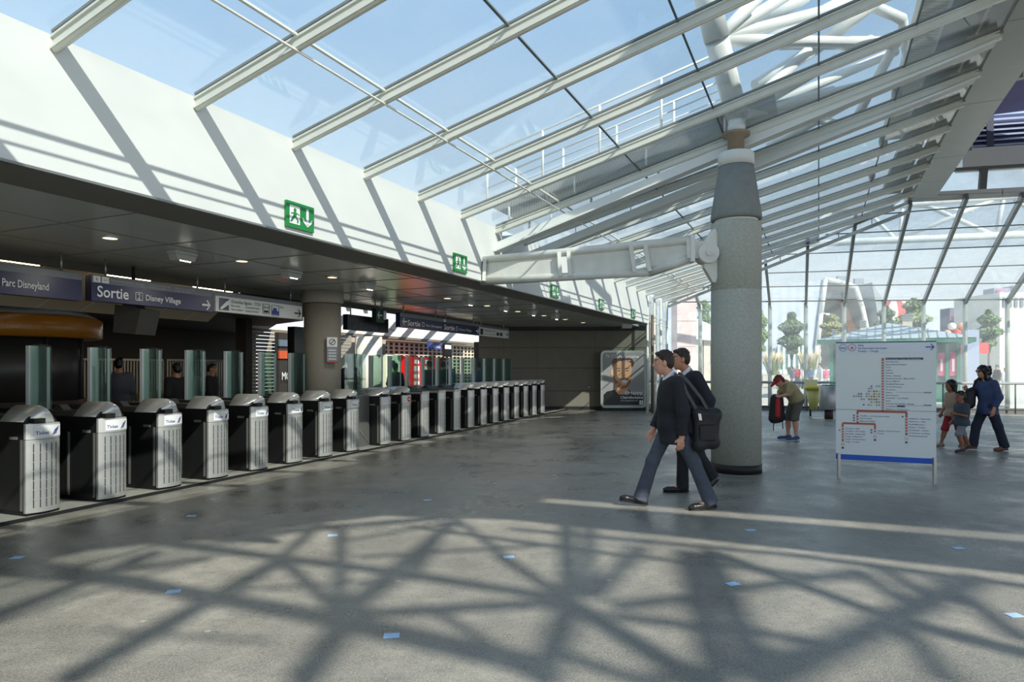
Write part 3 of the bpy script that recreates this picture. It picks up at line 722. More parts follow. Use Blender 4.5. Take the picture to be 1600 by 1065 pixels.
# 3 Grandes lignes
t, o, L, H = sign('direction_sign', 'white hanging sign for Grandes lignes, bus and taxi with dark arrow', s_of(337, 1.2), s_of(472, 1.2), 2.44, 2.76, signg, .22)
m = MB(); m.box(o+V2*.07+Z*.03, V2*.2, -U2*.004, Z*.19); m.build('train_tile', navy, t)
m = MB(); m.prism([(.07, .05), (.2, .16), (.27, .2), (.27, .13), (.12, .04)], o-U2*.004, V2, Z, SN*.003); m.build('train_pictogram', signw, t)
m = MB()
m.text('Grandes lignes - TGV', .075, o+V2*.32+Z*.16, V2, Z, SN, wid=.68); m.text('Main lines', .05, o+V2*.32+Z*.10, V2, Z, SN); m.text('Lineas principales', .05, o+V2*.64+Z*.10, V2, Z, SN, wid=.34)
m.text('Fernverkehr', .05, o+V2*.32+Z*.04, V2, Z, SN, wid=.26); m.text('Linee principali', .05, o+V2*.64+Z*.04, V2, Z, SN, wid=.3)
boxed(m, o, V2, Z, (1.05, .04), .17, .008, SN); m.text('BUS', .06, o+V2*1.07+Z*.13, V2, Z, SN, wid=.13); m.prism([(1.08, .06), (1.19, .06), (1.19, .1), (1.08, .1)], o, V2, Z, SN*.003)
m.text('Taxi', .055, o+V2*1.48+Z*.17, V2, Z, SN)
arrow(m, o, V2, Z, (L-.13, .11), .18, .07, .025, SN); m.build('lettering', dark, t)
m = MB(); m.prism([(1.28, .04), (1.45, .04), (1.45, .10), (1.41, .11), (1.39, .16), (1.32, .16), (1.30, .11), (1.28, .10)], o, V2, Z, SN*.003); boxed(m, o, V2, Z, (1.27, .02), .19, .008, SN); m.build('taxi_pictogram', blue, t)
# second run of signs
t, o, L, H = sign('direction_sign', 'navy hanging sign in the distance reading Sortie with a left arrow', s_of(625, 1.2), s_of(692, 1.2)-.02, 2.50, 2.84, navy, .25, grp='hanging direction signs in the distance')
m = MB(); m.text('Sortie', .19, o+V2*.34+Z*.06, V2, Z, SN, bold=.014, wid=.62); arrow(m, o, -V2, Z, (-.2, .14), .2, .09, .035, SN); boxed(m, o, V2, Z, (1.06, .07), .11, .012, SN)
m.text('Parc Disneyland', .09, o+V2*1.26+Z*.08, V2, Z, SN, wid=.85); m.build('lettering', signw, t)
t, o, L, H = sign('direction_sign', 'navy hanging sign in the distance reading Sortie with a right arrow', s_of(692, 1.2), s_of(749, 1.2)-.02, 2.50, 2.84, navy, .25, grp='hanging direction signs in the distance')
m = MB(); m.text('Sortie', .19, o+V2*.06+Z*.06, V2, Z, SN, bold=.014, wid=.62); boxed(m, o, V2, Z, (.78, .07), .11, .012, SN); m.text('Disney Village', .09, o+V2*.98+Z*.08, V2, Z, SN, wid=.8); arrow(m, o, V2, Z, (L-.14, .12), .2, .08, .035, SN)
m.box(o+V2*.02+Z*.26, V2*.14, -U2*.006, Z*.07); m.build('lettering', signw, t)
t, o, L, H = sign('direction_sign', 'white hanging sign in the distance beside the navy Sortie signs', s_of(749, 1.2), s_of(795, 1.2), 2.50, 2.82, signg, .22, grp='hanging direction signs in the distance')
m = MB(); m.text('Grandes lignes - TGV', .08, o+V2*.35+Z*.15, V2, Z, SN, wid=.85); m.text('Main lines  Lineas principales', .05, o+V2*.35+Z*.05, V2, Z, SN, wid=.85); m.box(o+V2*.06+Z*.03, V2*.2, -U2*.004, Z*.18); m.box(o+V2*1.32+Z*.05, V2*.2, -U2*.004, Z*.1); m.box(o+V2*1.6+Z*.05, V2*.2, -U2*.004, Z*.1); arrow(m, o, V2, Z, (L-.16, .12), .2, .08, .03, SN); m.build('lettering', dark, t)
t, o, L, H = sign('direction_sign', 'unlit dark hanging sign with faint Sortie beyond the round indoor column', s_of(543, 1.72), s_of(607, 1.72), 2.38, 2.72, mat('unlit_sign', (34, 34, 44), .5), None, 1.72, grp='hanging direction signs in the distance')
m = MB(); m.text('Sortie', .17, o+V2*.45+Z*.05, V2, Z, SN, bold=.01, wid=.75); m.text('Disney Village', .08, o+V2*1.3+Z*.06, V2, Z, SN, wid=.7); arrow(m, o, -Z, V2, (-.12, .2), .15, .06, .025, SN); m.build('lettering', mat('dim_text', (84, 84, 96), .6), t)
t, o, L, H = sign('exit_sign', 'dark green exit sign hanging in front of the daylight beyond the gates', s_of(588, 1.45), s_of(601, 1.45), 2.58, 2.90, mat('exit_dim', (24, 60, 44), .5), None, 1.45, grp=None)
m = MB(); arrow(m, o, -V2, Z, (-.14, .17), .2, .08, .03, SN); m.box(o+V2*.3+Z*.08, V2*.12, -U2*.003, Z*.2); m.build('arrow', signg, t)
# hanging black monitor seen from behind
t = thing('hanging_monitor', 'black monitor hanging below the Sortie 2 sign, seen from behind', 'monitor', tuple(at(197, 497, 9.6)), world=True)
p = at(197, 497, 9.6)
m = MB(); m.prism([(-.19, -.2), (.13, -.23), (.21, .13), (-.16, .2)], p, X, Z, V((.1, .35, 0))); m.build('casing', mat('monitor_casing', (58, 56, 50), .6), t)
m = MB(); m.prism([(-.12, .13), (.14, .1), (.06, .27), (-.03, .28)], p+V((0, .05, 0)), X, Z, V((.03, .2, 0))); m.build('neck', mat('monitor_casing', (50, 48, 44), .6), t)
m = MB(); q = p+V((.02, .15, .25)); m.tube(q, V((q.x, q.y, 3.0)), .025, 8); m.build('pole', dark, t)

# ------------------------------------------------------------------ exit signs on the fascia
def on_fascia(px, py):
    d = ray(px, py); n0 = WR(.0, 0); t = (n0-CAM).dot(N2)/d.dot(N2); return CAM+d*t
for i, (x0, y0, x1, y1, lb) in enumerate(((444, 320, 487, 366, 'nearest and largest of the green running man exit signs on the fascia'), (707, 398.5, 727, 429, 'green exit sign on the fascia just left of the steel arm'),
                                     (860, 446.5, 871, 467, 'green exit sign on the fascia under the middle of the steel arm'), (935, 469, 942, 485, 'small far green exit sign on the fascia above the poster case'), (985.5, 484, 991.5, 498, 'farthest tiny green exit sign near the end of the fascia'))):
    a, c = on_fascia(x0, (y0*2+y1)/3+3 if False else y1-7*(x1-x0)/43.), on_fascia(x1, y1)
    wd = (c-a).dot(R2); ht = (on_fascia(x0, y0).z-on_fascia(x0, y1-5*(x1-x0)/43.).z)
    wd = max(wd, .28); ht = min(max(ht, .27), .30); z0 = c.z+.012
    r0 = wr_of(a)[1]; o = WR(.004, r0, z0)
    t = thing('exit_sign', lb, 'exit sign', tuple(o), group='green exit signs on the fascia', world=True)
    m = MB(); m.box(o, R2*wd, N2*.03, Z*ht); m.build('panel', green, t)
    oo = o+N2*.032
    m = MB(); arrow(m, oo, -Z, R2, (-.14*ht/.28, wd*.74), .20, .075, .036, N2)
    m.prism([(wd*.10, ht*.15), (wd*.46, ht*.15), (wd*.46, ht*.85), (wd*.10, ht*.85)], oo, R2, Z, N2*.003); m.build('arrow_and_door', signw, t)
    m = MB(); k = wd*.28; o4 = oo+N2*.004
    m.disc(o4, R2, Z, N2*.002, (k, ht*.68), .022, None, 12)
    for q in ([(-.02, .60), (.03, .60), (.02, .42), (-.03, .42)], [(-.03, .44), (.0, .42), (-.05, .2), (-.075, .22)], [(0, .44), (.02, .42), (.055, .3), (.05, .2), (.03, .2), (.03, .3)], [(-.02, .6), (-.02, .55), (-.06, .5), (-.065, .54)], [(.02, .6), (.03, .55), (.065, .5), (.07, .54)]):
        m.prism([(k+x, y*ht) for x, y in q], o4, R2, Z, N2*.002)
    m.build('running_figure', green, t)

# ------------------------------------------------------------------ ceiling lights
def on_ceil(px, py, z=3.0): d = ray(px, py); return CAM+d*((z-HC)/d.z)
warm = emit('downlight_glow', (255, 226, 180), 2.5)
dl = None
dnames = {(172, 371): 'warm downlight nearest the viewer in the dark soffit', (378, 407): 'downlight between the two nearest bulkhead lamps in the soffit', (519, 432.5): 'downlight in front of the round indoor column', (699, 465.5): 'downlight in the soffit above the distant Sortie signs',
          (761, 477): 'downlight beside the lamp above the distant white sign', (809, 486): 'small downlight over the far gates, left of the small bulkhead lamp', (850, 492.5): 'small downlight between the two farthest bulkhead lamps', (883, 498.5): 'orange-glowing downlight near the end wall', (911, 503.5): 'last small downlight of the soffit, over the poster case'}
for (px, py), lb in dnames.items():
    p = on_ceil(px, py)
    if dl is None:
        dl = thing('downlight', lb, 'ceiling light', tuple(p), group='round downlights in the soffit')
        MB().disc((0, 0, -.012), X, Yv, Z*.012, (0, 0), .10, .075).build('rim', chrome, dl)
        MB().disc((0, 0, -.006), X, Yv, Z*.006, (0, 0), .074).build('lens', warm, dl)
    else: dup(dl, p, None, lb)
bl = None
clear = mat('clear_diffuser', (196, 198, 192), .15, var=.1, scale=60)
for (px, py), lb in {(285, 396): 'nearest clear bulkhead lamp on the dark soffit', (455, 425): 'clear bulkhead lamp left of the round indoor column top', (574, 444.5): 'clear bulkhead lamp just right of the round indoor column top', (732, 471): 'clear bulkhead lamp above the distant navy signs',
                     (787, 481): 'clear bulkhead lamp above the distant white sign', (831, 488.5): 'clear bulkhead lamp over the far gates', (867, 495): 'farthest clear bulkhead lamp, nearest the end wall'}.items():
    p = on_ceil(px, py-3)
    if bl is None:
        bl = thing('bulkhead_lamp', lb, 'ceiling light', tuple(p), math.atan2(V2.y, V2.x), group='bulkhead lamps on the soffit')
        m = MB(); m.lohi((-.17, -.08, -.045), (.17, .08, 0)); m.build('body', clear, bl, bevel=.01)
        m = MB(); m.prism([(-.16, -.045), (-.13, -.12), (.13, -.12), (.16, -.045)], (0, -.075, 0), X, Z, Yv*.15); df = m.build('diffuser', clear, bl, bevel=.01)
        m = MB()
        for k in range(5): m.ball((-.07+k*.035, -.05, -.122), .011, 8, 6)
        m.build('bulbs', emit('bulb_glow', (255, 250, 235), 6), df)
    else: dup(bl, p, None, lb)
    la = bpy.data.lights.new('bulkhead_light', 'AREA'); la.energy = 9; la.size = .12; la.color = (1, .97, .9)
    lo2 = bpy.data.objects.new('bulkhead_light', la); col.objects.link(lo2); lo2.location = p-Z*.14

# ------------------------------------------------------------------ indoor column, notice, second hall
ic = at(504, 573, 13.05); ic.z = 0
t = thing('concrete_column', 'round concrete column with a pale cap ring rising behind the gates', 'column', tuple(ic), kind='structure')
m = MB(); m.lathe((0, 0, 0), [(.35, 0), (.35, 2.76)], 40); m.build('shaft', mat('indoor_concrete', (150, 144, 130), .8, var=.08, scale=20), t)
m = MB(); m.lathe((0, 0, 0), [(.36, 2.77), (.40, 2.80), (.40, 3.0)], 40); m.build('cap_ring', mat('cap_ring', (170, 166, 152), .6), t)
t = thing('notice_board', 'narrow white and grey no smoking notice on the round indoor column', 'notice', tuple(ic+V((.26, -.26, 1.7))), world=True)
a = ic+V((.20, -.42, 1.63))
m = MB(); m.box(a, V((.17, .10, 0)), V((-.02, .035, 0)), Z*.48); m.build('board', mat('notice_grey', (150, 152, 160), .5), t)
m = MB(); m.box(a+V((.0015, -.0045, .30)), V((.17, .10, 0)), V((-.002, .0035, 0)), Z*.18); pn = m.build('white_panel', signw, t)
nn = V((.1, -.17, 0)).normalized(); xx = V((.17, .10, 0)).normalized()
m = MB(); m.disc(a+nn*.008+xx*.1+Z*.39, xx, Z, nn*.003, (0, 0), .06, .048); m.prism([(-.04, -.035), (-.03, -.045), (.04, .035), (.03, .045)], a+nn*.008+xx*.1+Z*.39, xx, Z, nn*.003); m.build('prohibition_ring', dark, pn)
m = MB()
for k in range(4): m.box(a+nn*.006+xx*.03+Z*(.06+k*.055), xx*.14, nn*.002, Z*.018)
m.build('lines', signw, pn)
m = MB(); m.box(a+nn*.006+Z*-.0, xx*.195, nn*.002, Z*.025); m.build('red_strip', red, pn)

# dark hall left: roof, sloped stone soffit, back wall
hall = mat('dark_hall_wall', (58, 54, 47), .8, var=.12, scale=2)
SX = s_of(352, 3.0)
m = MB(); m.prism([(2.35, 3.22), (3.45, 2.45), (3.5, 2.51), (2.4, 3.32)], TS(0, -6), U2, Z, V2*(SX+6))
tag(m.build('soffit_slope', stripe_mat('stone_soffit', (214, 205, 184), (240, 236, 220), 1.55, 'Y', .8, bump=.3, duty=.96)), 'rough pale stone panels sloping below the light slot at the far left', 'soffit', kind='structure')
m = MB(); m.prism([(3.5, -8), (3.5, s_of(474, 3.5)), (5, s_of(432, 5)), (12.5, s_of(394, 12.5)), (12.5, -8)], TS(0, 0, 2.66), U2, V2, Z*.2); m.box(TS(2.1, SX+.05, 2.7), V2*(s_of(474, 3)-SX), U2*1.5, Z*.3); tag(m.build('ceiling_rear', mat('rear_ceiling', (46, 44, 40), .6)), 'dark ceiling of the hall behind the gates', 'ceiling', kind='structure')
m = MB(); m.box(TS(2.0, -8, 3.06), V2*22, U2*.12, Z*.16); m.box(TS(1.92, -8, 2.9), V2*30, U2*.06, Z*.14); tag(m.build('trim_3', mat('slot_trim', (96, 92, 82), .5)), 'metal trim along the back edge of the soffit', 'trim', kind='structure')
m = MB()
for k in range(24): m.box(TS(1.98, -6+k*.9, 3.03), V2*.05, U2*.4, Z*.03)
tag(m.build('trim_4', mat('slot_bracket', (150, 140, 116), .5)), 'row of small brackets bridging the light slot', 'trim', kind='structure')
m = MB(); m.box(TS(9.5, -10, 0), V2*(s_of(400, 9.5)+10), U2*.2, Z*3.0); m.box(TS(3.6, s_of(470, 3.6), 0), U2*6, V2*.15, Z*2.8) if False else None
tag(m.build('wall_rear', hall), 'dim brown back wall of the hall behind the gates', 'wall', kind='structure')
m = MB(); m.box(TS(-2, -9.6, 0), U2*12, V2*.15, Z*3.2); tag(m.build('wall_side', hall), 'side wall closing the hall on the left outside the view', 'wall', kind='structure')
sl_ = thing('strip_lamp', 'row of slim warm strip lamps glowing in the slot above the hanging signs', 'ceiling light', tuple(TS(2.2, 0, 3.0)), world=True)
for k in range(6):
    s0 = -4.2+k*1.62; MB().tube(TS(2.2, s0+.1, 2.93), TS(2.2, s0+.75+.12*(k % 3), 2.93), .012, 8).build('tube', emit('strip_glow', (255, 228, 186), 8) if k == 0 else MATS['strip_glow'], sl_)
    MB().box(TS(2.16, s0-.05, 2.96), V2*1.4, U2*.08, Z*.06).build('fitting', alu, sl_)
m = MB(); m.box(TS(1.88, -12, 3.25), V2*(SX+12), U2*.05, Z*.3); m.box(TS(1.88, -12, 3.52), V2*(SX+12), U2*.8, Z*.05); tag(m.build('sun_block', mat('sun_block_grey', (120, 116, 106), .6)), 'unseen grey cover added to keep the sun out of the slot behind the soffit', 'trim', kind='structure')  # upstand and cover added to block sun falling through the slot
# balustrade in the dark hall
def balustrade(lb, d, s0, s1, h, n):
    t = thing('balustrade', lb, 'railing', tuple(TS(d, s0)), group='pale railings in the dark hall', world=True)
    m = MB(); m.bar(TS(d, s0, h), TS(d, s1, h), .05, .05); m.bar(TS(d, s0, .16), TS(d, s1, .16), .03, .03); m.build('rails', mat('pale_railing', (170, 166, 156), .5), t)
    for k in range(n+1):
        q = TS(d, s0+(s1-s0)*k/n); MB().tube(q, q+Z*h, .016, 6).build('baluster', mat('pale_railing', (170, 166, 156), .5), t)
balustrade('pale vertical bar railing behind the third and fourth gates', 7.2, s_of(262, 7.2), s_of(360, 7.2), 1.75, 26)
balustrade('pale vertical bar railing behind the first two gates', 7.6, s_of(104, 7.6), s_of(255, 7.6), 1.75, 30)
# round kiosk with orange band at the far left
kc = TS(4.7, s_of(20, 4.7))
t = thing('round_kiosk', 'round information kiosk with a curved orange band, left behind the gates', 'kiosk', tuple(kc))
m = MB(); m.lathe((0, 0, 0), [(1.05, 0), (1.05, 1.0)], 40); m.build('counter', mat('kiosk_counter', (70, 62, 52), .5), t)
m = MB(); m.lathe((0, 0, 0), [(1.25, 2.02), (1.28, 2.04), (1.28, 2.34), (1.2, 2.38)], 56); m.build('orange_band', orange, t)
m = MB(); m.lathe((0, 0, 0), [(1.2, 2.38), (1.0, 2.50), (.4, 2.52)], 40); m.build('kiosk_roof', mid, t)
m = MB(); m.lathe((0, 0, 0), [(.98, 1.0), (.98, 2.02)], 40); m.build('glazing', mat('kiosk_dark_glass', (50, 50, 48), .4), t)
for k in range(8):
    a = k*math.pi/4+.3; m = MB(); m.tube((1.0*math.cos(a), 1.0*math.sin(a), 1.0), (1.0*math.cos(a), 1.0*math.sin(a), 2.03), .03, 8); m.build('mullion', dark, t)
m = MB(); dirk = (CAM-kc); dirk.z = 0; dirk.normalize(); sd = V((-dirk.y, dirk.x, 0))
m.text('Passports Point', .11, dirk*1.285-sd*.55+Z*2.13, sd, Z, dirk, wid=.9); m.v = [tuple(dirk*math.sqrt(1.284**2-V(q).dot(sd)**2)+sd*V(q).dot(sd)+Z*q[2]) for q in m.v]; m.build('lettering', mat('kiosk_text', (176, 128, 60), .5), t)

# bright second hall seen between the columns
D5 = 5.6
def far(px, z, d=D5): return TS(d, s_of(px, d), z)
def farbox(px0, px1, z0, z1, d=D5, th=.1): return MB().box(far(px0, z0, d), far(px1, z0, d)-far(px0, z0, d), U2*th, Z*(z1-z0))
o_ = farbox(440, 800, 0, 2.6, D5+.9, .2).build('wall_far', mat('far_wall', (170, 158, 140), .8)); tag(o_, 'pale rear wall of the second hall beyond the gates', 'wall', kind='structure')
tag(farbox(528, 800, 2.62, 3.15, D5-.2, .3).build('fascia_far', fascm), 'white lit fascia band of the second hall beyond the gates', 'wall', kind='structure')
tag(farbox(528, 800, 2.50, 2.61, D5-.25, .2).build('trim_5', mat('far_beam', (120, 110, 96), .6)), 'beige beam below the white band of the second hall', 'trim', kind='structure')
st = thing('roof_struts', 'diagonal grey roof struts in the daylight beyond the gates', 'roof struts', tuple(far(560, 3.3, 4.2)), world=True)
for px in (545, 572, 600, 628, 655, 690, 720):
    MB().bar(far(px, 3.4, D5-.3), far(px-14, 3.75, 2.6), .12, .12).build('strut', mat('strut_grey', (110, 112, 110), .5), st)
MB().bar(far(530, 3.72, 4), far(760, 3.72, 4), .15, .15).build('tie_beam', mat('strut_tan', (176, 150, 120), .6), st)
# brown grille shutter
sh = thing('grille_shutter', 'large closed brown rolling grille shutter beyond the gates', 'shutter', tuple(far(660, 0)), world=True)
farbox(604, 745, 0, 2.5, D5+.2, .03).build('backing', mat('shutter_back', (80, 54, 42), .7), sh)
m = MB(); p0, p1 = far(604, 0), far(746, 0); LL = (p1-p0).length
for k in range(17): m.box(p0+Z*(.1+k*.145), p1-p0, U2*.03, Z*.045)
for k in range(int(LL/.36)): m.box(p0+V2*(.1+k*.36)+Z*.1, V2*.10, U2*.03, Z*2.36)
m.build('grille', mat('grille_bar', (222, 210, 188), .5), sh)['kind'] = 'stuff'
t = thing('roller_shutter', 'narrow grey slatted shutter beside the round indoor column', 'shutter', tuple(far(548, 0)), world=True)
m = MB(); p0, p1 = far(533, 0, 5.0), far(549, 0, 5.0)
for k in range(25): m.box(p0+Z*(k*.1+.02), p1-p0, U2*.04, Z*.085)
m.build('slats', mat('slat_grey', (146, 142, 132), .5), t)
t = thing('roller_shutter', 'grey slatted shutter behind the bars left of the round indoor column', 'shutter', tuple(far(410, 0, 6)), world=True)
m = MB(); p0, p1 = far(392, 0, 6), far(478, 0, 6)
for k in range(26): m.box(p0+Z*(k*.1+.02), p1-p0, U2*.04, Z*.08)
m.build('slats', mat('slat_tan', (128, 116, 98), .5), t)
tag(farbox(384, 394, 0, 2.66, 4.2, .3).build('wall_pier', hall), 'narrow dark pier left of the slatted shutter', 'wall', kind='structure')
t = thing('shop_front', 'dim cafe front with signs left of the round indoor column', 'shop', tuple(far(450, 0, 5.6)), world=True)
farbox(436, 474, 0, 2.5, 5.6, .15).build('glazed_front', mat('cafe_dark', (58, 56, 54), .2), t)
farbox(437, 461, 2.12, 2.3, 5.55, .05).build('sign_strip', mat('cafe_sign_blue', (96, 110, 124), .4), t)
farbox(437, 453, 1.78, 2.0, 5.55, .05).build('orange_board', mat('cafe_board', (190, 84, 50), .5), t)
m = MB(); m.text('MCAFE', .3, far(440, 1.2, 5.5), V2, Z, SN, wid=.7); m.build('lettering', signg, t)
tag(farbox(460, 484, 0, 2.5, 3.4, .2).build('ticket_machine', mat('machine_black', (26, 26, 28), .3)), 'black upright machine in front of the cafe, left of the round indoor column', 'ticket machine')
pc = far(576, 0, 4.9)
t = thing('round_pillar', 'pale round pillar lit by a curved sun patch beyond the gates', 'pillar', tuple(pc), kind='structure'); m = MB(); m.lathe((0, 0, 0), [(.42, 0), (.42, 2.5)], 32); m.build('shaft', mat('pale_pillar', (206, 198, 182), .7), t)
# posters and vending machines beyond
def board(name, lb, cat, px0, px1, z0, z1, colr, d=4.6, th=.5, grp=None):
    t = thing(name, lb, cat, tuple(far((px0+px1)/2, z0, d)), group=grp, world=True)
    farbox(px0, px1, 0 if z0 < .5 else z0, z1, d, th).build('body', colr, t); return t
sred = mat('vivid_red', (236, 30, 26), .35); ylw = mat('vivid_yellow', (240, 206, 60), .4)
t = board('advert_panel', 'pale advert panel with a dark helmet and green figure beyond the gates', 'advert', 603, 625, .3, 1.95, mat('ad_pale', (206, 216, 190), .4))
m = MB(); c0 = far(614, 1.55, 4.59); m.disc(c0, V2, Z, -U2*.01, (0, 0), .22); m.build('helmet', mat('ad_dark', (44, 46, 56), .4), t)
m = MB(); m.prism([(-.35, -.7), (.3, -.7), (.28, -.1), (0, .02), (-.3, -.15)], c0-U2*.005, V2, Z, -U2*.01); m.build('figure', mat('ad_green', (96, 168, 70), .4), t)
t = board('vending_machine', 'bright red and yellow vending machine beyond the gates', 'vending machine', 634, 645, .3, 1.92, sred)
farbox(634, 638, 1.1, 1.9, 4.58, .02).build('yellow_panel', ylw, t)
for i, (a, c, lb) in enumerate(((646, 657, 'red framed vending machine directly right of the red and yellow one'), (661, 680, 'red framed vending machine behind the dark standing traveller'), (690, 705, 'red topped vending machine at the right, in front of the shutter end'))):
    t = board('vending_machine', lb, 'vending machine', a, c, .3, 1.9, sred, grp='red vending machines')
    q = (c-a)*.14; farbox(a+q, c-q, .5, 1.58, 4.58, .02).build('display_window', mat('machine_window', (222, 214, 214), .3), t)
    m = MB(); 
    for k in range(4): m.box(far(a+q, .6+k*.24, 4.57), (far(c-q, 0)-far(a+q, 0)), -U2*.01, Z*.09)
    m.build('product_row', mat('product_rose', (206, 110, 110), .5), t)
    farbox(a+q*1.5, c-q*1.5, 1.66, 1.80, 4.58, .02).build('light_panel', signw, t)
t = board('direction_sign', 'small lit blue sign on the far hall wall above the vending machines', 'sign', 671, 690, 2.2, 2.46, mat('lit_blue', (60, 80, 150), .3), 4.8, .1)
m = MB(); m.text('i Infos', .17, far(673, 2.26, 4.78), V2, Z, SN, wid=.75); m.build('lettering', signw, t)
t = board('departure_screen', 'dark departure screen with white lines beside the lit blue sign', 'screen', 695, 706, 1.95, 2.46, rub, 4.8, .1)
farbox(696, 705, 2.25, 2.4, 4.78, .02).build('lit_lines', emit('screen_lines', (220, 226, 226), .8), t)
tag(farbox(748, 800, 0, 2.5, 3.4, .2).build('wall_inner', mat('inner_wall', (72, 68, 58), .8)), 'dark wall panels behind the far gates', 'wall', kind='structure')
pp = TS(2.3, s_of(786, 2.3))
t = thing('barrier_post', 'thin pale post with a small camera behind the far gates', 'post', tuple(pp)); m = MB(); m.tube((0, 0, 0), (0, 0, 2.5), .05, 10); m.build('post', mid, t); m = MB(); m.lohi((-.12, -.15, 2.45), (.12, .15, 2.75)); m.build('camera', dark, t)
# daylight comes down into the second hall; bounce for the dark hall is made by fill lights without fittings
for k, (px, d) in enumerate(((60, 7), (240, 6.5), (330, 7.5))):
    la = bpy.data.lights.new('hall_fill', 'AREA'); la.energy = 6; la.size = .5; la.color = (1, .86, .66)
    lo2 = bpy.data.objects.new('hall_fill', la); col.objects.link(lo2); lo2.location = TS(d, s_of(px, d), 2.62)

# ------------------------------------------------------------------ poster case with portrait
pa, pb = at(938, 545, 23.9), at(1009, 545, 23.9)
pw = pb.x-pa.x
pt = thing('poster_case', 'illuminated poster case with a smiling bearded man against the end wall', 'poster case', (pa.x+pw/2, 23.9, 0), world=True)
zl, zh = .10, 2.13
def rrect(x0, z0, x1, z1, r, n=6):
    p = []
    for cx, cz_, a0 in ((x1-r, z0+r, -90), (x1-r, z1-r, 0), (x0+r, z1-r, 90), (x0+r, z0+r, 180)):
        for k in range(n+1): a = math.radians(a0+90*k/n); p.append((cx+r*math.cos(a), cz_+r*math.sin(a)))
    return p
oP = V((pa.x, 23.8, 0)); DY = V((0, 1, 0))
m = MB(); m.prism(rrect(0, zl, pw, zh, .16), oP, X, Z, DY*.22); m.build('frame', mat('case_frame', (168, 180, 174), .3, .4), pt)
m = MB(); m.lohi((pa.x+.02, 23.84, 0), (pb.x+.22, 24.05, .12)); m.build('foot', rub, pt)
m = MB(); m.lohi((pb.x-.02, 23.9, .1), (pb.x+.26, 24.04, 1.95)); m.build('side_lamp_box', mat('case_side', (196, 200, 194), .4), pt)
m = MB(); m.prism(rrect(.07, zl+.08, pw-.07, zh-.07, .12), oP-DY*.004, X, Z, DY*.004); ps = m.build('poster_sheet', mat('poster_grey', (150, 150, 150), .25, var=.2, scale=1.2), pt)
def flat(name, poly, mt, lay): m = MB(); m.prism(poly, oP-DY*(.004+.003*lay), X, Z, DY*.003); return m.build(name, mt, ps)
cx = pw*.46; 
def el(cx_, cz_, rx, rz, n=28, a0=0, a1=360): return [(cx_+rx*math.cos(math.radians(a0+(a1-a0)*k/n)), cz_+rz*math.sin(math.radians(a0+(a1-a0)*k/n))) for k in range(n)]
skin = mat('poster_skin', (214, 168, 130), .3, var=.08, scale=3); ginger = mat('poster_ginger', (150, 90, 42), .3, var=.15, scale=8)
flat('printed_shirt', [(.1, .2), (pw-.1, .2), (pw-.1, .52), (cx+.42, .66), (cx+.25, .74), (cx-.25, .74), (.22, .68), (.1, .56)], mat('poster_black', (26, 26, 28), .3), 1)
flat('printed_neck', [(cx-.26, .76), (cx-.12, .58), (cx+.1, .57), (cx+.22, .70), (cx+.17, 1.0), (cx-.22, 1.05)], skin, 2)
flat('printed_hair', el(cx+.04, 1.68, .40, .26), mat('poster_hair', (88, 54, 30), .3), 2)
flat('printed_beard', [(cx-.30, 1.45), (cx-.29, 1.12), (cx-.20, .90), (cx-.02, .76), (cx+.16, .80), (cx+.32, 1.02), (cx+.37, 1.40)], ginger, 3)
flat('printed_ear', el(cx-.33, 1.36, .06, .12), skin, 3)
flat('printed_face', [(cx-.28, 1.62), (cx-.29, 1.3), (cx-.22, 1.10), (cx-.08, 1.0), (cx+.0, .90), (cx+.14, .90), (cx+.24, 1.05), (cx+.33, 1.2), (cx+.36, 1.45), (cx+.33, 1.68), (cx+.2, 1.76), (cx-.1, 1.76)], skin, 4)
flat('printed_moustache', [(cx-.06, 1.12), (cx+.10, 1.19), (cx+.27, 1.13), (cx+.24, 1.06), (cx+.08, 1.12), (cx-.04, 1.06)], ginger, 5)
flat('printed_smile', [(cx-.03, 1.07), (cx+.1, 1.08), (cx+.23, 1.08), (cx+.17, .985), (cx+.06, .97)], signw, 5)
for x in (-.1, .19): flat('printed_eye', el(cx+x, 1.415, .045, .018), mat('poster_eye', (50, 36, 28), .3), 5); flat('printed_brow', [(cx+x-.08, 1.48), (cx+x+.07, 1.49), (cx+x+.06, 1.515), (cx+x-.06, 1.51)], mat('poster_hair', (88, 54, 30), .3), 5)
flat('printed_nose', [(cx+.04, 1.40), (cx+.08, 1.40), (cx+.13, 1.22), (cx+.07, 1.19), (cx+.0, 1.22)], mat('poster_nose', (226, 150, 116), .3), 5)
m = MB(); oL = oP-DY*.028
m.text('Clairefontaine', .17, oL+X*.36+Z*1.86, X, Z, -DY, bold=.01, wid=.98); m.text('fe', .2, oL+X*.18+Z*1.88, X, Z, -DY); m.text('Attitude', .08, oL+X*.78+Z*1.75, X, Z, -DY)
m.text('#Happy', .18, oL+X*(pw-.76)+Z*.58, X, Z, -DY, bold=.02, wid=.62); m.text('Clairefontaine', .13, oL+X*(pw-.92)+Z*.43, X, Z, -DY, bold=.02, wid=.80); m.text('www.happyclair.com', .07, oL+X*(pw-.92)+Z*.34, X, Z, -DY, wid=.62)
m.prism([(pw-.25, .22), (pw-.12, .22), (pw-.12, .37), (pw-.25, .37)], oL, X, Z, DY*.003); m.build('lettering', signw, ps)
m = MB(); m.text('f', .16, oL+X*(pw-.2)+Z*.24, X, Z, -DY, t=.006); m.build('letter_f', dark, ps)

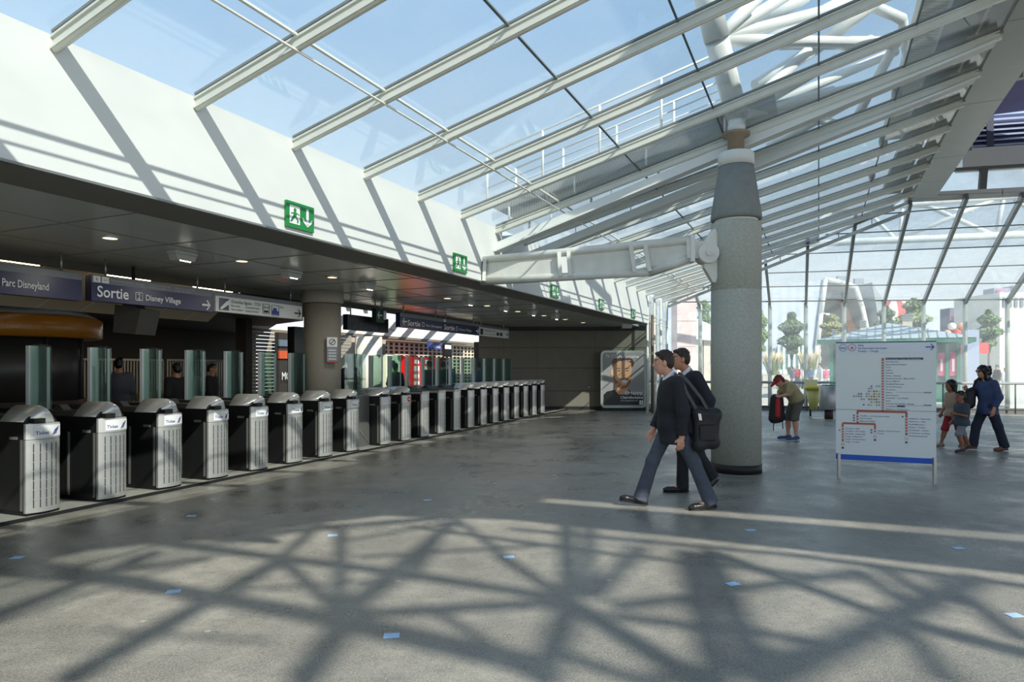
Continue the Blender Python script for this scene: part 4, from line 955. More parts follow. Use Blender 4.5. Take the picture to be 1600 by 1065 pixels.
# ------------------------------------------------------------------ line map board on two legs
ma, mb_ = gp(1306, 746), gp(1463, 756); mx = (mb_-ma).normalized(); my = V((-mx.y, mx.x, 0)); mW = (mb_-ma).length
mp = thing('line_map_board', 'freestanding grey line map board on two steel legs with a blue bottom band', 'information board', tuple(ma), world=True)
for q in (.03, mW-.03): MB().bar(ma+mx*q+Z*.35, ma+mx*q, .035, .035, (0, 1, 0)).build('leg', steel, mp); 
zB, zB2, zT_ = .262, .335, 1.885
m = MB(); m.box(ma+Z*zB, mx*mW, my*.05, Z*(zT_-zB)); m.build('board', signg, mp)
fn = -my; oM = ma-my*.003
def MPt(x, y): return ((x-68)*mW/707, zT_-(y-68)*(zT_-zB2)/782)
def mrect(mb, x0, y0, x1, y1, lay=0): a, c = MPt(x0, y0), MPt(x1, y1); mb.prism([(a[0], c[1]), (c[0], c[1]), c if False else (c[0], a[1]), (a[0], a[1])], oM-my*.002*lay, mx, Z, my*.003)
m = MB(); m.box(ma-my*.003+Z*zB, mx*mW, my*.003, Z*(zB2-zB)); m.build('blue_band', blueb, mp)
m = MB(); mrect(m, 68, 68, 775, 142); hd = m.build('header', mat('header_white', (224, 230, 236), .35, var=.01), mp)
m = MB(); mrect(m, 68, 66, 775, 70, 1); m.box(ma+Z*zT_-my*.003, mx*mW, my*.056, Z*.012); m.build('top_edge', mat('top_edge', (70, 86, 120), .4), mp)
m = MB(); mrect(m, 68, 534, 775, 536, 1); m.build('seam', mid, mp)
def mtext(mb, s_, x, y, size, wid=None, bold=0): a = MPt(x, y); mb.text(s_, size, oM+mx*a[0]+Z*a[1], mx, Z, fn, bold=bold, t=.004, wid=wid)
m = MB(); c = MPt(122, 102); m.disc(oM-my*.002, mx, Z, my*.003, c, .050, .044); mtext(m, 'RER', 101, 111, .036, .066, .01)
mtext(m, 'Paris', 231, 93, .036, None, .008); mtext(m, 'St-Germain-en-Laye', 231, 113, .036, .345, .008); mtext(m, 'Poissy - Cergy', 231, 133, .036, .245, .008)
a = MPt(733, 103); arrow(m, oM-my*.002, mx, Z, a, .10, .042, .013, fn); m.build('lettering', mat('rer_blue', (40, 70, 136), .4), hd)
m = MB(); c = MPt(188, 102); m.disc(oM-my*.002, mx, Z, my*.003, c, .050, .044); mtext(m, 'A', 176, 114, .06, .042, .02); m.build('line_letter', mat('rer_red', (150, 52, 58), .4), hd)
ml = MB()
for x0, y0, x1, y1 in ((401, 176, 415, 545), (224, 537, 576, 551), (221, 545, 234, 632), (566, 545, 580, 700), (118, 625, 355, 638), (113, 634, 126, 760), (347, 634, 359, 694)): mrect(ml, x0, y0, x1, y1, 1)
ml.build('route_line', brown, mp)
mstop = MB()
for k in range(19): y = 199+k*18.2; mrect(mstop, 404, y-4, 412, y+4, 2)
for x, ys in ((227.5, (572, 592, 611)), (573, (584, 604, 623, 642, 662, 680)), (119.5, (664, 683, 701, 719, 738)), (353, (672, 690))):
    for y in ys: mrect(mstop, x-4, y-4, x+4, y+4, 2)
mstop.build('stops', signw, mp)
mt_ = MB()
names = ["Val d'Europe", 'Bussy-Saint-Georges', 'Torcy', 'Lognes', 'Noisiel', 'Noisy - Champs', "Noisy-le-Grand - Mont d'Est", 'Bry-sur-Marne', 'Neuilly-Plaisance', 'Val de Fontenay', 'Vincennes', 'Nation', 'Gare de Lyon', 'Chatelet - Les Halles', 'Auber', 'Charles de Gaulle - Etoile', 'La Defense', 'Nanterre - Prefecture']
for k, n_ in enumerate(names): mtext(mt_, n_, 427, 205+k*19.1, .022, len(n_)*.0128, .01)
for lst, x, y, st_ in ((['Houilles - Carrieres-sur-Seine', 'Sartrouville', 'Maisons-Laffitte'], 245, 580, 18), (['Nanterre - Universite', 'Nanterre - Ville', 'Rueil-Malmaison', 'Chatou - Croissy', 'Le Vesinet - Centre', 'Le Vesinet - Le Pecq', 'St-Germain-en-Laye'], 590, 590, 19.5),
                       (['Acheres - Ville', 'Conflans - Fin d Oise', 'Neuville - Universite', 'Cergy - Prefecture', 'Cergy - St-Christophe', 'Cergy - Le Haut'], 137, 671, 18.6), (['Acheres - Grand Cormier', 'Poissy'], 372, 680, 18)):
    for k, n_ in enumerate(lst): mtext(mt_, n_, x, y+k*st_, .022, len(n_)*.0118, .01)
mt_.build('station_names', mat('map_text', (70, 84, 124), .5), mp)
m = MB(); mrect(m, 427, 174, 687, 188, 1); bx = m.build('terminus_bar', mat('map_navy', (40, 52, 96), .4), mp)
m = MB(); a = MPt(432, 186); m.text('Marne-la-Vallee - Chessy  Parcs Disneyland', .02, oM-my*.003+mx*a[0]+Z*a[1], mx, Z, fn, wid=.40, t=.003); m.build('lettering', signw, bx)
m = MB(); mrect(m, 500, 408, 745, 409.5, 1); mrect(m, 500, 497, 745, 498.5, 1); mrect(m, 690, 405, 742, 412, 1); mrect(m, 690, 490, 742, 496, 1); m.build('zone_line', mat('zone_grey', (140, 144, 150), .5), mp)
cm = [mat('dot_yellow', (224, 206, 60), .4), mat('dot_blue', (70, 110, 160), .4), mat('dot_violet', (150, 140, 170), .4), mat('dot_green', (110, 150, 90), .4), mat('dot_red', (176, 80, 76), .4), mat('dot_grey', (150, 156, 164), .4)]
rows = {370: [(328, 1), (366, 5), (384, 5)], 386: [(310, 2), (328, 2)], 405: [(310, 2), (327, 0), (346, 1), (364, 3), (382, 0)], 424: [(236, 1), (254, 1), (292, 5), (310, 5), (346, 3), (364, 0), (382, 2)], 441: [(200, 2), (218, 5), (237, 3), (255, 2), (292, 2), (308, 0), (327, 4), (346, 4), (364, 0), (382, 2)],
        461: [(256, 2), (274, 5), (310, 4), (327, 3), (346, 4), (364, 1), (382, 0)], 480: [(327, 2), (346, 0), (364, 1), (382, 3)], 500: [(272, 1), (308, 2), (327, 0), (364, 5), (382, 5)], 575: [(201, 1), (546, 1)], 592: [(201, 1)], 610: [(201, 1)], 672: [(327, 1)], 690: [(327, 1)], 682: [(95, 2)]}
for i, mm in enumerate(cm):
    m = MB()
    for y, l in rows.items():
        for x, c in l:
            if c == i: mrect(m, x-6, y-5, x+6, y+5, 1)
    m.build('connection_symbols', mm, mp)
m = MB()
for x, y in ((119, 780), (353, 716), (572, 723)): m.disc(oM-my*.002, mx, Z, my*.003, MPt(x, y), .020, .016, 16)
m.build('branch_rings', mat('ring_pink', (206, 130, 124), .4), mp)
m = MB()
for x, y in ((119, 805), (353, 741), (572, 749)): mrect(m, x-8, y-6, x+8, y+6, 1)
mrect(m, 508, 500, 562, 510, 1); m.build('branch_codes', mat('map_navy', (40, 52, 96), .4), mp)

# ------------------------------------------------------------------ floor marks
tape = mat('pale_blue_tape', (166, 200, 232), .4, var=.03)
tl = {(27, 871): 'pale blue tape square on the floor at the left edge before the gates', (271, 924): 'pale blue tape square on the lit floor at the left, between dark shadow bands', (612, 993): 'largest pale blue tape square, at the bottom middle of the floor', (520, 836): 'pale blue tape square in the middle of the lit floor, left of the shadow fan', (299, 806): 'pale blue tape square on the floor before the second and third gates',
      (795, 870): 'pale blue tape square in the centre of the floor left of the men', (1145, 912): 'pale blue tape square on the lit floor below the concrete column', (1585, 961): 'pale blue tape square at the right edge of the floor', (1173, 828): 'small pale blue tape mark just below the concrete column, in the shade', (1497, 856): 'small pale blue tape mark on the shaded floor below the line map board', (668, 781): 'small far pale blue tape mark between gates and men'}
for (px, py), lb in tl.items():
    p = gp(px, py); m = MB(); a = random.random()*.4; c_, s_ = math.cos(a+.5)*.055, math.sin(a+.5)*.04
    m.prism([(-.045, -.035), (.045, -.035), (.045, .035), (-.045, .035)], (0, 0, 0), V((math.cos(a), math.sin(a), 0)), V((-math.sin(a), math.cos(a), 0)), Z*.002)
    o = m.build('floor_tape', tape); o.location = p+Z*.001; tag(o, lb, 'floor mark', 'pale blue tape marks on the floor')
# ------------------------------------------------------------------ people: smooth bodies grown from limb chains
class Field:
    def __init__(s, h): s.h = h; s.p = []
    def cap(s, a, b, ra, rb=None, k=.03, clip=False): s.p.append(('c', np.array(a, float), np.array(b, float), ra, ra if rb is None else rb, k, clip)); return s
    def ell(s, c, r, k=.02, rot=None): s.p.append(('e', np.array(c, float), np.array(r, float), rot, None, k)); return s
    def chain(s, pts, rs, k=.03):
        for i in range(len(pts)-1): s.cap(pts[i], pts[i+1], rs[i], rs[i+1], k)
        return s
    def mesh(s, cuts=()):
        h = s.h; lo = np.full(3, 1e9); hi = -lo
        for q in s.p:
            if q[0] == 'c': R = max(q[3], q[4]); lo = np.minimum(lo, np.minimum(q[1], q[2])-R); hi = np.maximum(hi, np.maximum(q[1], q[2])+R)
            else: R = q[2].max(); lo = np.minimum(lo, q[1]-R); hi = np.maximum(hi, q[1]+R)
        lo -= 3*h; hi += 3*h; n = np.ceil((hi-lo)/h).astype(int)+1
        Fv = np.full(n, 1.0, np.float32)
        ax = [lo[i]+h*np.arange(n[i]) for i in range(3)]
        for q in s.p:
            k = q[5]; mg = k+3*h
            if q[0] == 'c': R = max(q[3], q[4]); l = np.minimum(q[1], q[2])-R-mg; u = np.maximum(q[1], q[2])+R+mg
            else: R = q[2].max(); l = q[1]-R-mg; u = q[1]+R+mg
            i0 = np.clip(((l-lo)/h).astype(int), 0, n-1); i1 = np.clip(((u-lo)/h).astype(int)+2, 1, n)
            gx, gy, gz = np.meshgrid(ax[0][i0[0]:i1[0]], ax[1][i0[1]:i1[1]], ax[2][i0[2]:i1[2]], indexing='ij')
            P = np.stack([gx, gy, gz], -1)
            if q[0] == 'c':
                d = q[2]-q[1]; t = np.clip(((P-q[1])@d)/max(1e-9, d@d), 0, 1)
                f = np.linalg.norm(P-q[1]-t[..., None]*d, axis=-1)-(q[3]+(q[4]-q[3])*t)
                if q[6]: f = np.maximum(f, (P-q[2])@(d/np.linalg.norm(d)))
            else:
                w_ = P-q[1]
                if q[3] is not None: w_ = w_@q[3]
                k0 = np.linalg.norm(w_/q[2], axis=-1); k1 = np.linalg.norm(w_/(q[2]**2), axis=-1)
                f = np.where(k0 < 1e-6, -q[2].min(), k0*(k0-1)/np.maximum(k1, 1e-9))
            sl_ = tuple(slice(i0[i], i1[i]) for i in range(3)); g = Fv[sl_]
            hh = np.maximum(k-np.abs(f-g), 0)/k
            Fv[sl_] = np.minimum(f, g)-hh*hh*k*.25
        gx, gy, gz = np.meshgrid(*ax, indexing='ij')
        for (o, nn) in cuts:                            # keep the side the normal points away from
            o = np.array(o, float); nn = np.array(nn, float); nn /= np.linalg.norm(nn)
            Fv = np.maximum(Fv, (gx-o[0])*nn[0]+(gy-o[1])*nn[1]+(gz-o[2])*nn[2])
        return nets(Fv, lo, h)
def nets(Fv, lo, h):
    ins = Fv < 0; c = [(i, j, k) for i in (0, 1) for j in (0, 1) for k in (0, 1)]
    n = np.array(Fv.shape)-1
    def S(A, o): return A[o[0]:o[0]+n[0], o[1]:o[1]+n[1], o[2]:o[2]+n[2]]
    cnt = sum(S(ins, o).astype(np.int8) for o in c); act = (cnt > 0) & (cnt < 8)
    idx = np.full(n, -1, int); cells = np.argwhere(act); idx[act] = np.arange(len(cells))
    acc = np.zeros((len(cells), 3)); num = np.zeros(len(cells))
    for a in c:
        for x in range(3):
            if a[x]: continue
            b_ = list(a); b_[x] = 1
            fa_ = Fv[cells[:, 0]+a[0], cells[:, 1]+a[1], cells[:, 2]+a[2]]; fb = Fv[cells[:, 0]+b_[0], cells[:, 1]+b_[1], cells[:, 2]+b_[2]]
            m = (fa_ < 0) != (fb < 0); t = np.where(m, fa_/np.where(m, fa_-fb, 1), 0)
            p = np.tile(np.array(a, float), (len(cells), 1)); p[:, x] += t
            acc[m] += p[m]; num[m] += 1
    vs_ = lo+h*(cells+acc/num[:, None])
    faces = []
    for x in range(3):
        y, z = (x+1) % 3, (x+2) % 3
        sa = [slice(1, None)]*3; sa[x] = slice(0, -1); A = ins[tuple(slice(0, -1) if i == x else slice(None) for i in range(3))]
        B = ins[tuple(slice(1, None) if i == x else slice(None) for i in range(3))]
        e_ = np.argwhere(A != B); e_ = e_[(e_[:, y] > 0) & (e_[:, z] > 0) & (e_[:, y] < n[y]) & (e_[:, z] < n[z])]
        q = []
        for dy, dz in ((-1, -1), (0, -1), (0, 0), (-1, 0)):
            r = e_.copy(); r[:, y] += dy; r[:, z] += dz; q.append(idx[r[:, 0], r[:, 1], r[:, 2]])
        q = np.stack(q, 1); fl = A[e_[:, 0], e_[:, 1], e_[:, 2]]
        q[~fl] = q[~fl][:, ::-1]; faces.append(q)
    return vs_, np.concatenate(faces)
def put(field, name, mats, parent, cuts=(), paint=None):
    v, f = field.mesh(cuts); me = bpy.data.meshes.new(name); me.from_pydata(v.tolist(), [], f.tolist()); me.update()
    me.polygons.foreach_set('use_smooth', [True]*len(f))
    for m_ in (mats if isinstance(mats, list) else [mats]): me.materials.append(m_)
    if paint is not None:
        me.polygons.foreach_set('material_index', paint(v[f].mean(1)).astype(int))
    o = bpy.data.objects.new(name, me); col.objects.link(o); o.parent = parent; return o
def rotz(a): c_, s_ = math.cos(a), math.sin(a); return np.array([[c_, -s_, 0], [s_, c_, 0], [0, 0, 1]])
def roty(a): c_, s_ = math.cos(a), math.sin(a); return np.array([[c_, 0, s_], [0, 1, 0], [-s_, 0, c_]])
A_ = np.array
def nrm(v): v = np.array(v, float); return v/np.linalg.norm(v)
def head(fd, c, R, s=1.):
    """c = head centre, R columns = forward, left, up"""
    L = lambda x, y, z: c+R@(A_([x, y, z])*s)
    fd.ell(L(-.012, 0, .025), A_([.098, .076, .098])*s, .03, R)
    fd.ell(L(.03, 0, -.045), A_([.062, .056, .075])*s, .03, R)
    fd.cap(L(.055, 0, -.098), L(.048, 0, -.092), .022*s, k=.025)
    fd.cap(L(.092, 0, .02), L(.112, 0, -.022), .009*s, .013*s, .014)
    fd.cap(L(.076, .03, .034), L(.076, -.03, .034), .015*s, k=.02)
    fd.cap(L(.086, .012, -.058), L(.086, -.012, -.058), .009*s, k=.012); fd.cap(L(.083, .012, -.070), L(.083, -.012, -.070), .009*s, k=.01)
    for y in (.074, -.074): fd.ell(L(-.005, y, -.005), A_([.022, .010, .034])*s, .008, R)
def hand(fd, w_, d, palm, s=1., curl=.5):
    """wrist, direction of fingers, palm normal"""
    d = nrm(d); p = nrm(palm-np.dot(palm, d)*d); sd = np.cross(d, p)
    fd.cap(w_, w_+d*.045*s, .026*s, .03*s, .02)
    for k, (o, l) in enumerate(((-.030, .074), (-.010, .086), (.010, .080), (.029, .062))):
        a = w_+d*.055*s+sd*o*s; b_ = w_+d*.09*s+sd*o*1.1*s
        fd.cap(a, b_, .014*s, .0115*s, .012)
        c1 = nrm(d*math.cos(curl)+p*math.sin(curl)); c2 = nrm(d*math.cos(curl*2)+p*math.sin(curl*2))
        m_ = b_+c1*l*.5*s; fd.cap(b_, m_, .0105*s, .0095*s, .006); fd.cap(m_, m_+c2*l*.5*s, .0095*s, .0075*s, .005)
    t0 = w_+d*.025*s-sd*.024*s; t1 = t0+nrm(d*.6-sd*.6+p*.35)*.045*s; fd.cap(t0, t1, .014*s, .011*s, .012); fd.cap(t1, t1+nrm(d*.9-sd*.2+p*.4)*.034*s, .011*s, .008*s, .006)
def person(label, loc, heading, J, outfit, res=.010, s=1., group=None, extra=None):
    t = thing('person', label, 'person', tuple(loc), heading, group)
    g = {k: A_(v, float) for k, v in J.items()}
    sk = outfit['skin']
    hf = nrm(g.get('face', (1, 0, -.05))); hl = nrm(np.cross(A_([0, 0, 1.]), hf)); hu = np.cross(hf, hl); R = np.stack([hf, hl, hu], 1)
    b = Field(res)
    pel = (g['hipL']+g['hipR'])/2; ch = (g['shL']+g['shR'])/2; nk = g['neck']; mid_ = (pel*.45+ch*.55)
    fw = nrm(np.cross(g['shL']-g['shR'], A_([0, 0, 1.]))); hs = s
    b.cap(g['hipL']+(pel-g['hipL'])*.2, g['hipR']+(pel-g['hipR'])*.2, .105*s, k=.05)
    b.chain([pel, mid_], [.125*s, .115*s], .08); b.cap(mid_+(g['shL']-ch)*.25, mid_+(g['shR']-ch)*.25, .105*s, k=.06)
    up_ = nrm(ch-pel); chl = ch-up_*.09*s
    b.cap(chl+(g['shL']-ch)*.45, chl+(g['shR']-ch)*.45, .11*s, k=.07); b.cap(ch+(g['shL']-ch)*.7, ch+(g['shR']-ch)*.7, .058*s, k=.06)
    hb = g['head']-hu*.07*s-hf*.02*s
    b.chain([ch+up_*.0, nk, hb], [.07*s, .056*s, .054*s], .04)
    head(b, g['head'], R, s*outfit.get('headscale', 1.))
    for sd in 'LR':
        b.chain([g['sh'+sd], g['el'+sd], g['wr'+sd]], [.052*s, .040*s, .027*s], .03)
        if res < .02: hand(b, g['wr'+sd], g['wr'+sd]-g['el'+sd] if 'hd'+sd not in g else g['hd'+sd], g.get('pm'+sd, A_([.3, -1. if sd == 'L' else 1., 0])), s, outfit.get('curl', .45))
        else: b.cap(g['wr'+sd], g['wr'+sd]+nrm(g['wr'+sd]-g['el'+sd])*.1*s, .03*s, .022*s)
        k_, a_ = g['kn'+sd], g['an'+sd]
        b.chain([g['hip'+sd], k_, a_], [.085*s, .055*s, .036*s], .04)
        dd = nrm(a_-k_); fwd = nrm(g['to'+sd]-a_); b.cap(k_+dd*.09*s-fwd*.015*s, k_+dd*.2*s-fwd*.012*s, .05*s, .042*s, .04)
        b.cap(a_-A_([0, 0, .03])*s, g['to'+sd], .036*s, .026*s, .03)
    mats = [sk, mat('lips_'+sk.name, tuple(outfit.get('lip', (182, 122, 104))), .5), mat('brows', (38, 28, 22), .7)]
    hc = g['head']; hS = s*outfit.get('headscale', 1.)
    def paint(c_):
        l = (c_-hc)@R/hS; o_ = np.zeros(len(c_))
        o_[(l[:, 0] > .062) & (np.abs(l[:, 2]+.063) < .011) & (np.abs(l[:, 1]) < .026)] = 1
        o_[(l[:, 0] > .045) & (np.abs(l[:, 2]-.041) < .0055) & (np.abs(np.abs(l[:, 1])-.034) < .021)] = 2
        return o_
    put(b, 'body', mats, t, paint=paint)
    if res < .02:
        for y in (.031, -.031):
            p = hc+R@(A_([.0715, y, .015])*hS); e_ = MB(); e_.ball(V(p), .0125*hS, 10, 6); e_.build('eye', mat('eye_white', (226, 222, 216), .2), t)
            e_ = MB(); e_.ball(V(p+R@A_([.0085, .002*np.sign(y), 0])*hS), .006*hS, 8, 5); e_.build('iris', mat('iris_dark', (40, 28, 20), .2), t)
    # hair
    if 'hair' in outfit:
        hm, style = outfit['hair']; f_ = Field(max(res*.8, .007)); L = lambda x, y, z: hc+R@(A_([x, y, z])*hS)
        if style == 'short':
            f_.ell(L(-.020, 0, .044), A_([.098, .080, .092])*hS, .02, R); f_.ell(L(-.058, 0, -.005), A_([.062, .074, .078])*hS, .03, R)
            f_.ell(L(.040, 0, .100), A_([.052, .056, .028])*hS, .02, R)
            rr = random.Random(2)
            for k in range(46):
                u, a = rr.uniform(-.1, 1), rr.uniform(0, 6.283); rr_ = math.sqrt(max(0, 1-u*u)); dv = A_([.100*rr_*math.cos(a), .083*rr_*math.sin(a), .096*u])
                q = A_([-.022, 0, .046])+dv; f_.ell(L(*(q*.985)), A_([.014, .011, .011])*hS, .014)
            put(f_, 'hair', hm, t, cuts=[(L(.060, 0, .078), R@A_([.86, 0, -.51])), (L(-.07, 0, -.078), R@A_([0, 0, -1.]))])
            for y in (.073, -.073): f2 = Field(max(res*.8, .006)); f2.cap(L(.004, y, .06), L(.012, y*1.0, .002), .011*hS, .006*hS, .01); put(f2, 'sideburn', hm, t)
        else:
            ln = outfit.get('hairlen', .25); 
            f_.ell(L(-.02, 0, .035), A_([.112, .095, .105])*hS, .03, R); f_.cap(L(-.055, 0, 0), L(-.07, 0, -ln), .085*hS, .065*hS, .04)
            if style == 'curly':
                rr = random.Random(3)
                for k in range(40):
                    a = rr.uniform(1.2, 5.0); z = rr.uniform(-ln, .11); f_.ell(L(-.05+.10*math.cos(a), .10*math.sin(a), z), A_([.03, .03, .03])*hS, .015)
            for y in (.075, -.075): f_.cap(L(-.02, y, .03), L(-.015, y*1.05, -ln*.8), .032*hS, .024*hS, .03)
            put(f_, 'hair', hm, t, cuts=[(L(.055, 0, .0), R@A_([.93, 0, -.36]))])
    if 'cap' in outfit:
        f_ = Field(res); L = lambda x, y, z: hc+R@(A_([x, y, z])*hS)
        f_.ell(L(-.01, 0, .045), A_([.112, .092, .092])*hS, .02, R); f_.cap(L(.09, 0, .045), L(.165, 0, .03), .05*hS, .045*hS, .02)
        put(f_, 'cap', outfit['cap'], t, cuts=[(L(0, 0, .025), R@A_([0, 0, -1.]))])
    # trousers / shorts / skirt
    def legs(mt, name, upto, fat, flare=0.):
        f_ = Field(res)
        f_.cap(g['hipL']+(pel-g['hipL'])*.2, g['hipR']+(pel-g['hipR'])*.2, (.105+fat)*s, k=.05); f_.cap(pel, pel+up_*.1*s, (.125+fat*.6)*s, k=.06)
        for sd in 'LR':
            k_, a_ = g['kn'+sd], g['an'+sd]
            if upto >= 1:
                low = k_+(a_-k_)*(upto-1+.02); rl_ = (.05+fat+.012*(upto > 1.5)+flare)*s
                f_.cap(g['hip'+sd], k_, (.088+fat)*s, (.062+fat)*s, .04); f_.cap(k_, low, (.062+fat)*s, rl_, .04, True)
                if upto > 1.8 and res < .02:
                    rr = random.Random(5); ax_ = nrm(low-k_); sd2 = A_([0, 1., 0]); fw2 = np.cross(sd2, ax_)
                    for k in range(9):
                        q = low+(k_-low)*(.06+.10*k+rr.uniform(-.02, .02)); r2 = rl_+(.062*s+fat*s-rl_)*(.1+.1*k)-.011*s
                        a0 = rr.uniform(-2.2, 2.2); p0 = q+(sd2*math.sin(a0)+fw2*math.cos(a0))*r2; p1 = q+(sd2*math.sin(a0+1)+fw2*math.cos(a0+1))*r2+ax_*rr.uniform(-.03, .03); f_.cap(p0, p1, .012*s, .008*s, .018)
                    for k in range(5):
                        q = g['hip'+sd]+(k_-g['hip'+sd])*(.25+.16*k); a0 = rr.uniform(-2.5, 2.5); r2 = (.080-.004*k+fat)*s-.008; f_.cap(q+(sd2*math.sin(a0)+fw2*math.cos(a0))*r2, q+(sd2*math.sin(a0+.8)+fw2*math.cos(a0+.8))*r2+ax_*.05, .011*s, .007*s, .018)
            else: f_.chain([g['hip'+sd], g['hip'+sd]+(k_-g['hip'+sd])*upto], [(.088+fat)*s, (.08+fat+flare)*s], .04)
        return put(f_, name, mt, t, cuts=[(pel+up_*.15*s, up_)])
    if 'trousers' in outfit: legs(outfit['trousers'], 'trousers', 2.08, outfit.get('fat', .012), outfit.get('flare', .008))
    if 'shorts' in outfit: legs(outfit['shorts'], 'shorts', outfit.get('shlen', .9), .018, .02)
    # upper garment(s)
    def top(mt, name, fat, hem, sleeve, cuts=(), flat=0.):
        f_ = Field(res); hemp = pel-up_*hem*s if not isinstance(hem, tuple) else A_(hem)
        dn = (g['hipL']-pel)
        f_.cap(chl+(g['shL']-ch)*.45, chl+(g['shR']-ch)*.45, (.112+fat)*s, k=.07); f_.cap(ch+(g['shL']-ch)*.78, ch+(g['shR']-ch)*.78, (.060+fat)*s, k=.06)
        f_.cap(mid_+(g['shL']-ch)*.3, mid_+(g['shR']-ch)*.3, (.112+fat)*s, k=.07); f_.cap(pel+dn*.5, pel-dn*.5, (.122+fat)*s, k=.07); f_.chain([pel, mid_, chl], [(.135+fat)*s, (.127+fat)*s, (.115+fat)*s], .06)
        f_.cap(hemp+dn*.9, hemp-dn*.9, (.116+fat)*s, k=.06)
        for sd in 'LR':
            e_, w_ = g['el'+sd], g['wr'+sd]
            if sleeve > 1:
                f_.cap(g['sh'+sd], e_, (.060+fat)*s, (.050+fat)*s, .03); f_.cap(e_, e_+(w_-e_)*(sleeve-1), (.050+fat)*s, (.036+fat)*s, .03, True)
                if res < .02:
                    rr = random.Random(9)
                    for k in range(8):
                        t_ = rr.uniform(.25, 1.8); c_ = g['sh'+sd]+(e_-g['sh'+sd])*t_ if t_ < 1 else e_+(w_-e_)*(t_-1); r2 = (.058-.009*t_+fat)*s-.008; a0 = rr.uniform(0, 6.28)
                        f_.cap(c_+A_([math.cos(a0), math.sin(a0), .0])*r2, c_+A_([math.cos(a0+.9), math.sin(a0+.9), .25])*r2, .011*s, .007*s, .016)
            else: f_.chain([g['sh'+sd], g['sh'+sd]+(e_-g['sh'+sd])*sleeve], [(.058+fat)*s, (.056+fat)*s], .03)
        o = put(f_, name, mt, t, cuts=[(hemp-up_*.02*s, -up_), (nk+up_*.015*s-fw*.0, nrm(up_+fw*.35))]+list(cuts))
        return o
    for a in outfit.get('tops', ()): top(*a)
    if 'collar' in outfit:
        f_ = Field(res); q = nk-up_*.0; f_.chain([nk-up_*.05*s+fw*.0, nk+(hb-nk)*.38], [.083*s, .068*s], .03); put(f_, 'shirt_collar', outfit['collar'], t, cuts=[(nk+(hb-nk)*.40, nrm(nrm(hb-nk)+fw*.25))])
    if 'tie' in outfit: pass
    # shoes
    sm = outfit['shoes']
    for sd in 'LR':
        a_, to = g['an'+sd], g['to'+sd]; f_ = Field(res*.9); d = nrm(to-a_); fl = nrm(A_([d[0], d[1], 0]))
        heel = a_-A_([0, 0, .05])*s-fl*.035*s
        dirf = nrm(to-heel); sol = np.cross(np.cross(dirf, A_([0, 0, 1.])), dirf); 
        f_.cap(heel, to, .042*s, .036*s, .03); f_.cap(a_-nrm(A_([0, 0, 1.]))*.02*s, heel+dirf*.06*s, .045*s, .044*s, .03); f_.cap(to, to+dirf*.035*s, .036*s, .028*s, .02)
        sh_ = put(f_, 'shoe', sm, t, cuts=[(heel-sol*.032*s, -sol), (a_+A_([0, 0, .055])*s, A_([0, 0, 1.]))])
        f2 = Field(res*.9); f2.cap(heel-sol*.02*s-dirf*.004, to+dirf*.034*s-sol*.02*s, .043*s, .034*s, .02); put(f2, 'sole', outfit.get('sole', rub), sh_, cuts=[(heel-sol*.022*s, sol), (heel-sol*.040*s, -sol)])
    if extra: extra(t, g, s)
    return t
skinA = mat('skin_fair', (214, 160, 134), .5, var=.04); skinB = mat('skin_tan', (196, 140, 108), .5, var=.04); skinC = mat('skin_brown', (150, 98, 72), .5, var=.04)
hairD = mat('hair_dark', (46, 35, 28), .6, var=.25, scale=60); hairB = mat('hair_black', (20, 17, 16), .45, var=.2, scale=40)
suit = mat('dark_jacket', (32, 34, 39), .8, var=.12, scale=12, bump=.35, bscale=9); suit2 = mat('navy_jacket', (30, 33, 44), .8, var=.08, scale=30); trous2 = mat('dark_trousers', (30, 31, 36), .8)
def denim(name, rgb):
    m = mat(name, rgb, .85, var=.22, scale=7, bump=.35, bscale=16); return m
jeans = denim('blue_jeans', (76, 82, 94)); jeansd = denim('dark_jeans', (36, 42, 58)); denimj = denim('denim_shirt', (62, 76, 112))
shirtw = mat('white_shirt', (232, 234, 238), .7); leather = mat('black_shoe', (26, 25, 25), .35)
RES = .007
# man in front: jacket, jeans, shoulder bag
P = gp(1047, 793)
JA = dict(head=(.075, 0, 1.595), face=(1, -.08, -.10), neck=(.0, 0, 1.455), shL=(-.035, .185, 1.375), shR=(-.01, -.185, 1.375), elL=(-.085, .235, 1.075), wrL=(-.075, .215, .80), hdL=(.12, -.02, -1), pmL=(.2, -1, .1),
          elR=(.02, -.235, 1.08), wrR=(.14, -.21, .85), hipL=(-.035, .085, .905), hipR=(-.015, -.085, .905), knL=(-.235, .10, .515), anL=(-.405, .105, .11), toL=(-.225, .13, .035),
          knR=(.175, -.085, .50), anR=(.30, -.095, .108), toR=(.475, -.115, .085))
HD = math.pi
man1 = person('man in dark jacket and blue jeans striding left with a shoulder bag, nearest the viewer', P, HD, JA,
       dict(skin=skinA, hair=(hairD, 'short'), trousers=jeans, fat=.008, flare=.012, collar=shirtw, shoes=leather, tops=[(suit, 'jacket', .020, .17, 1.92)]), RES)
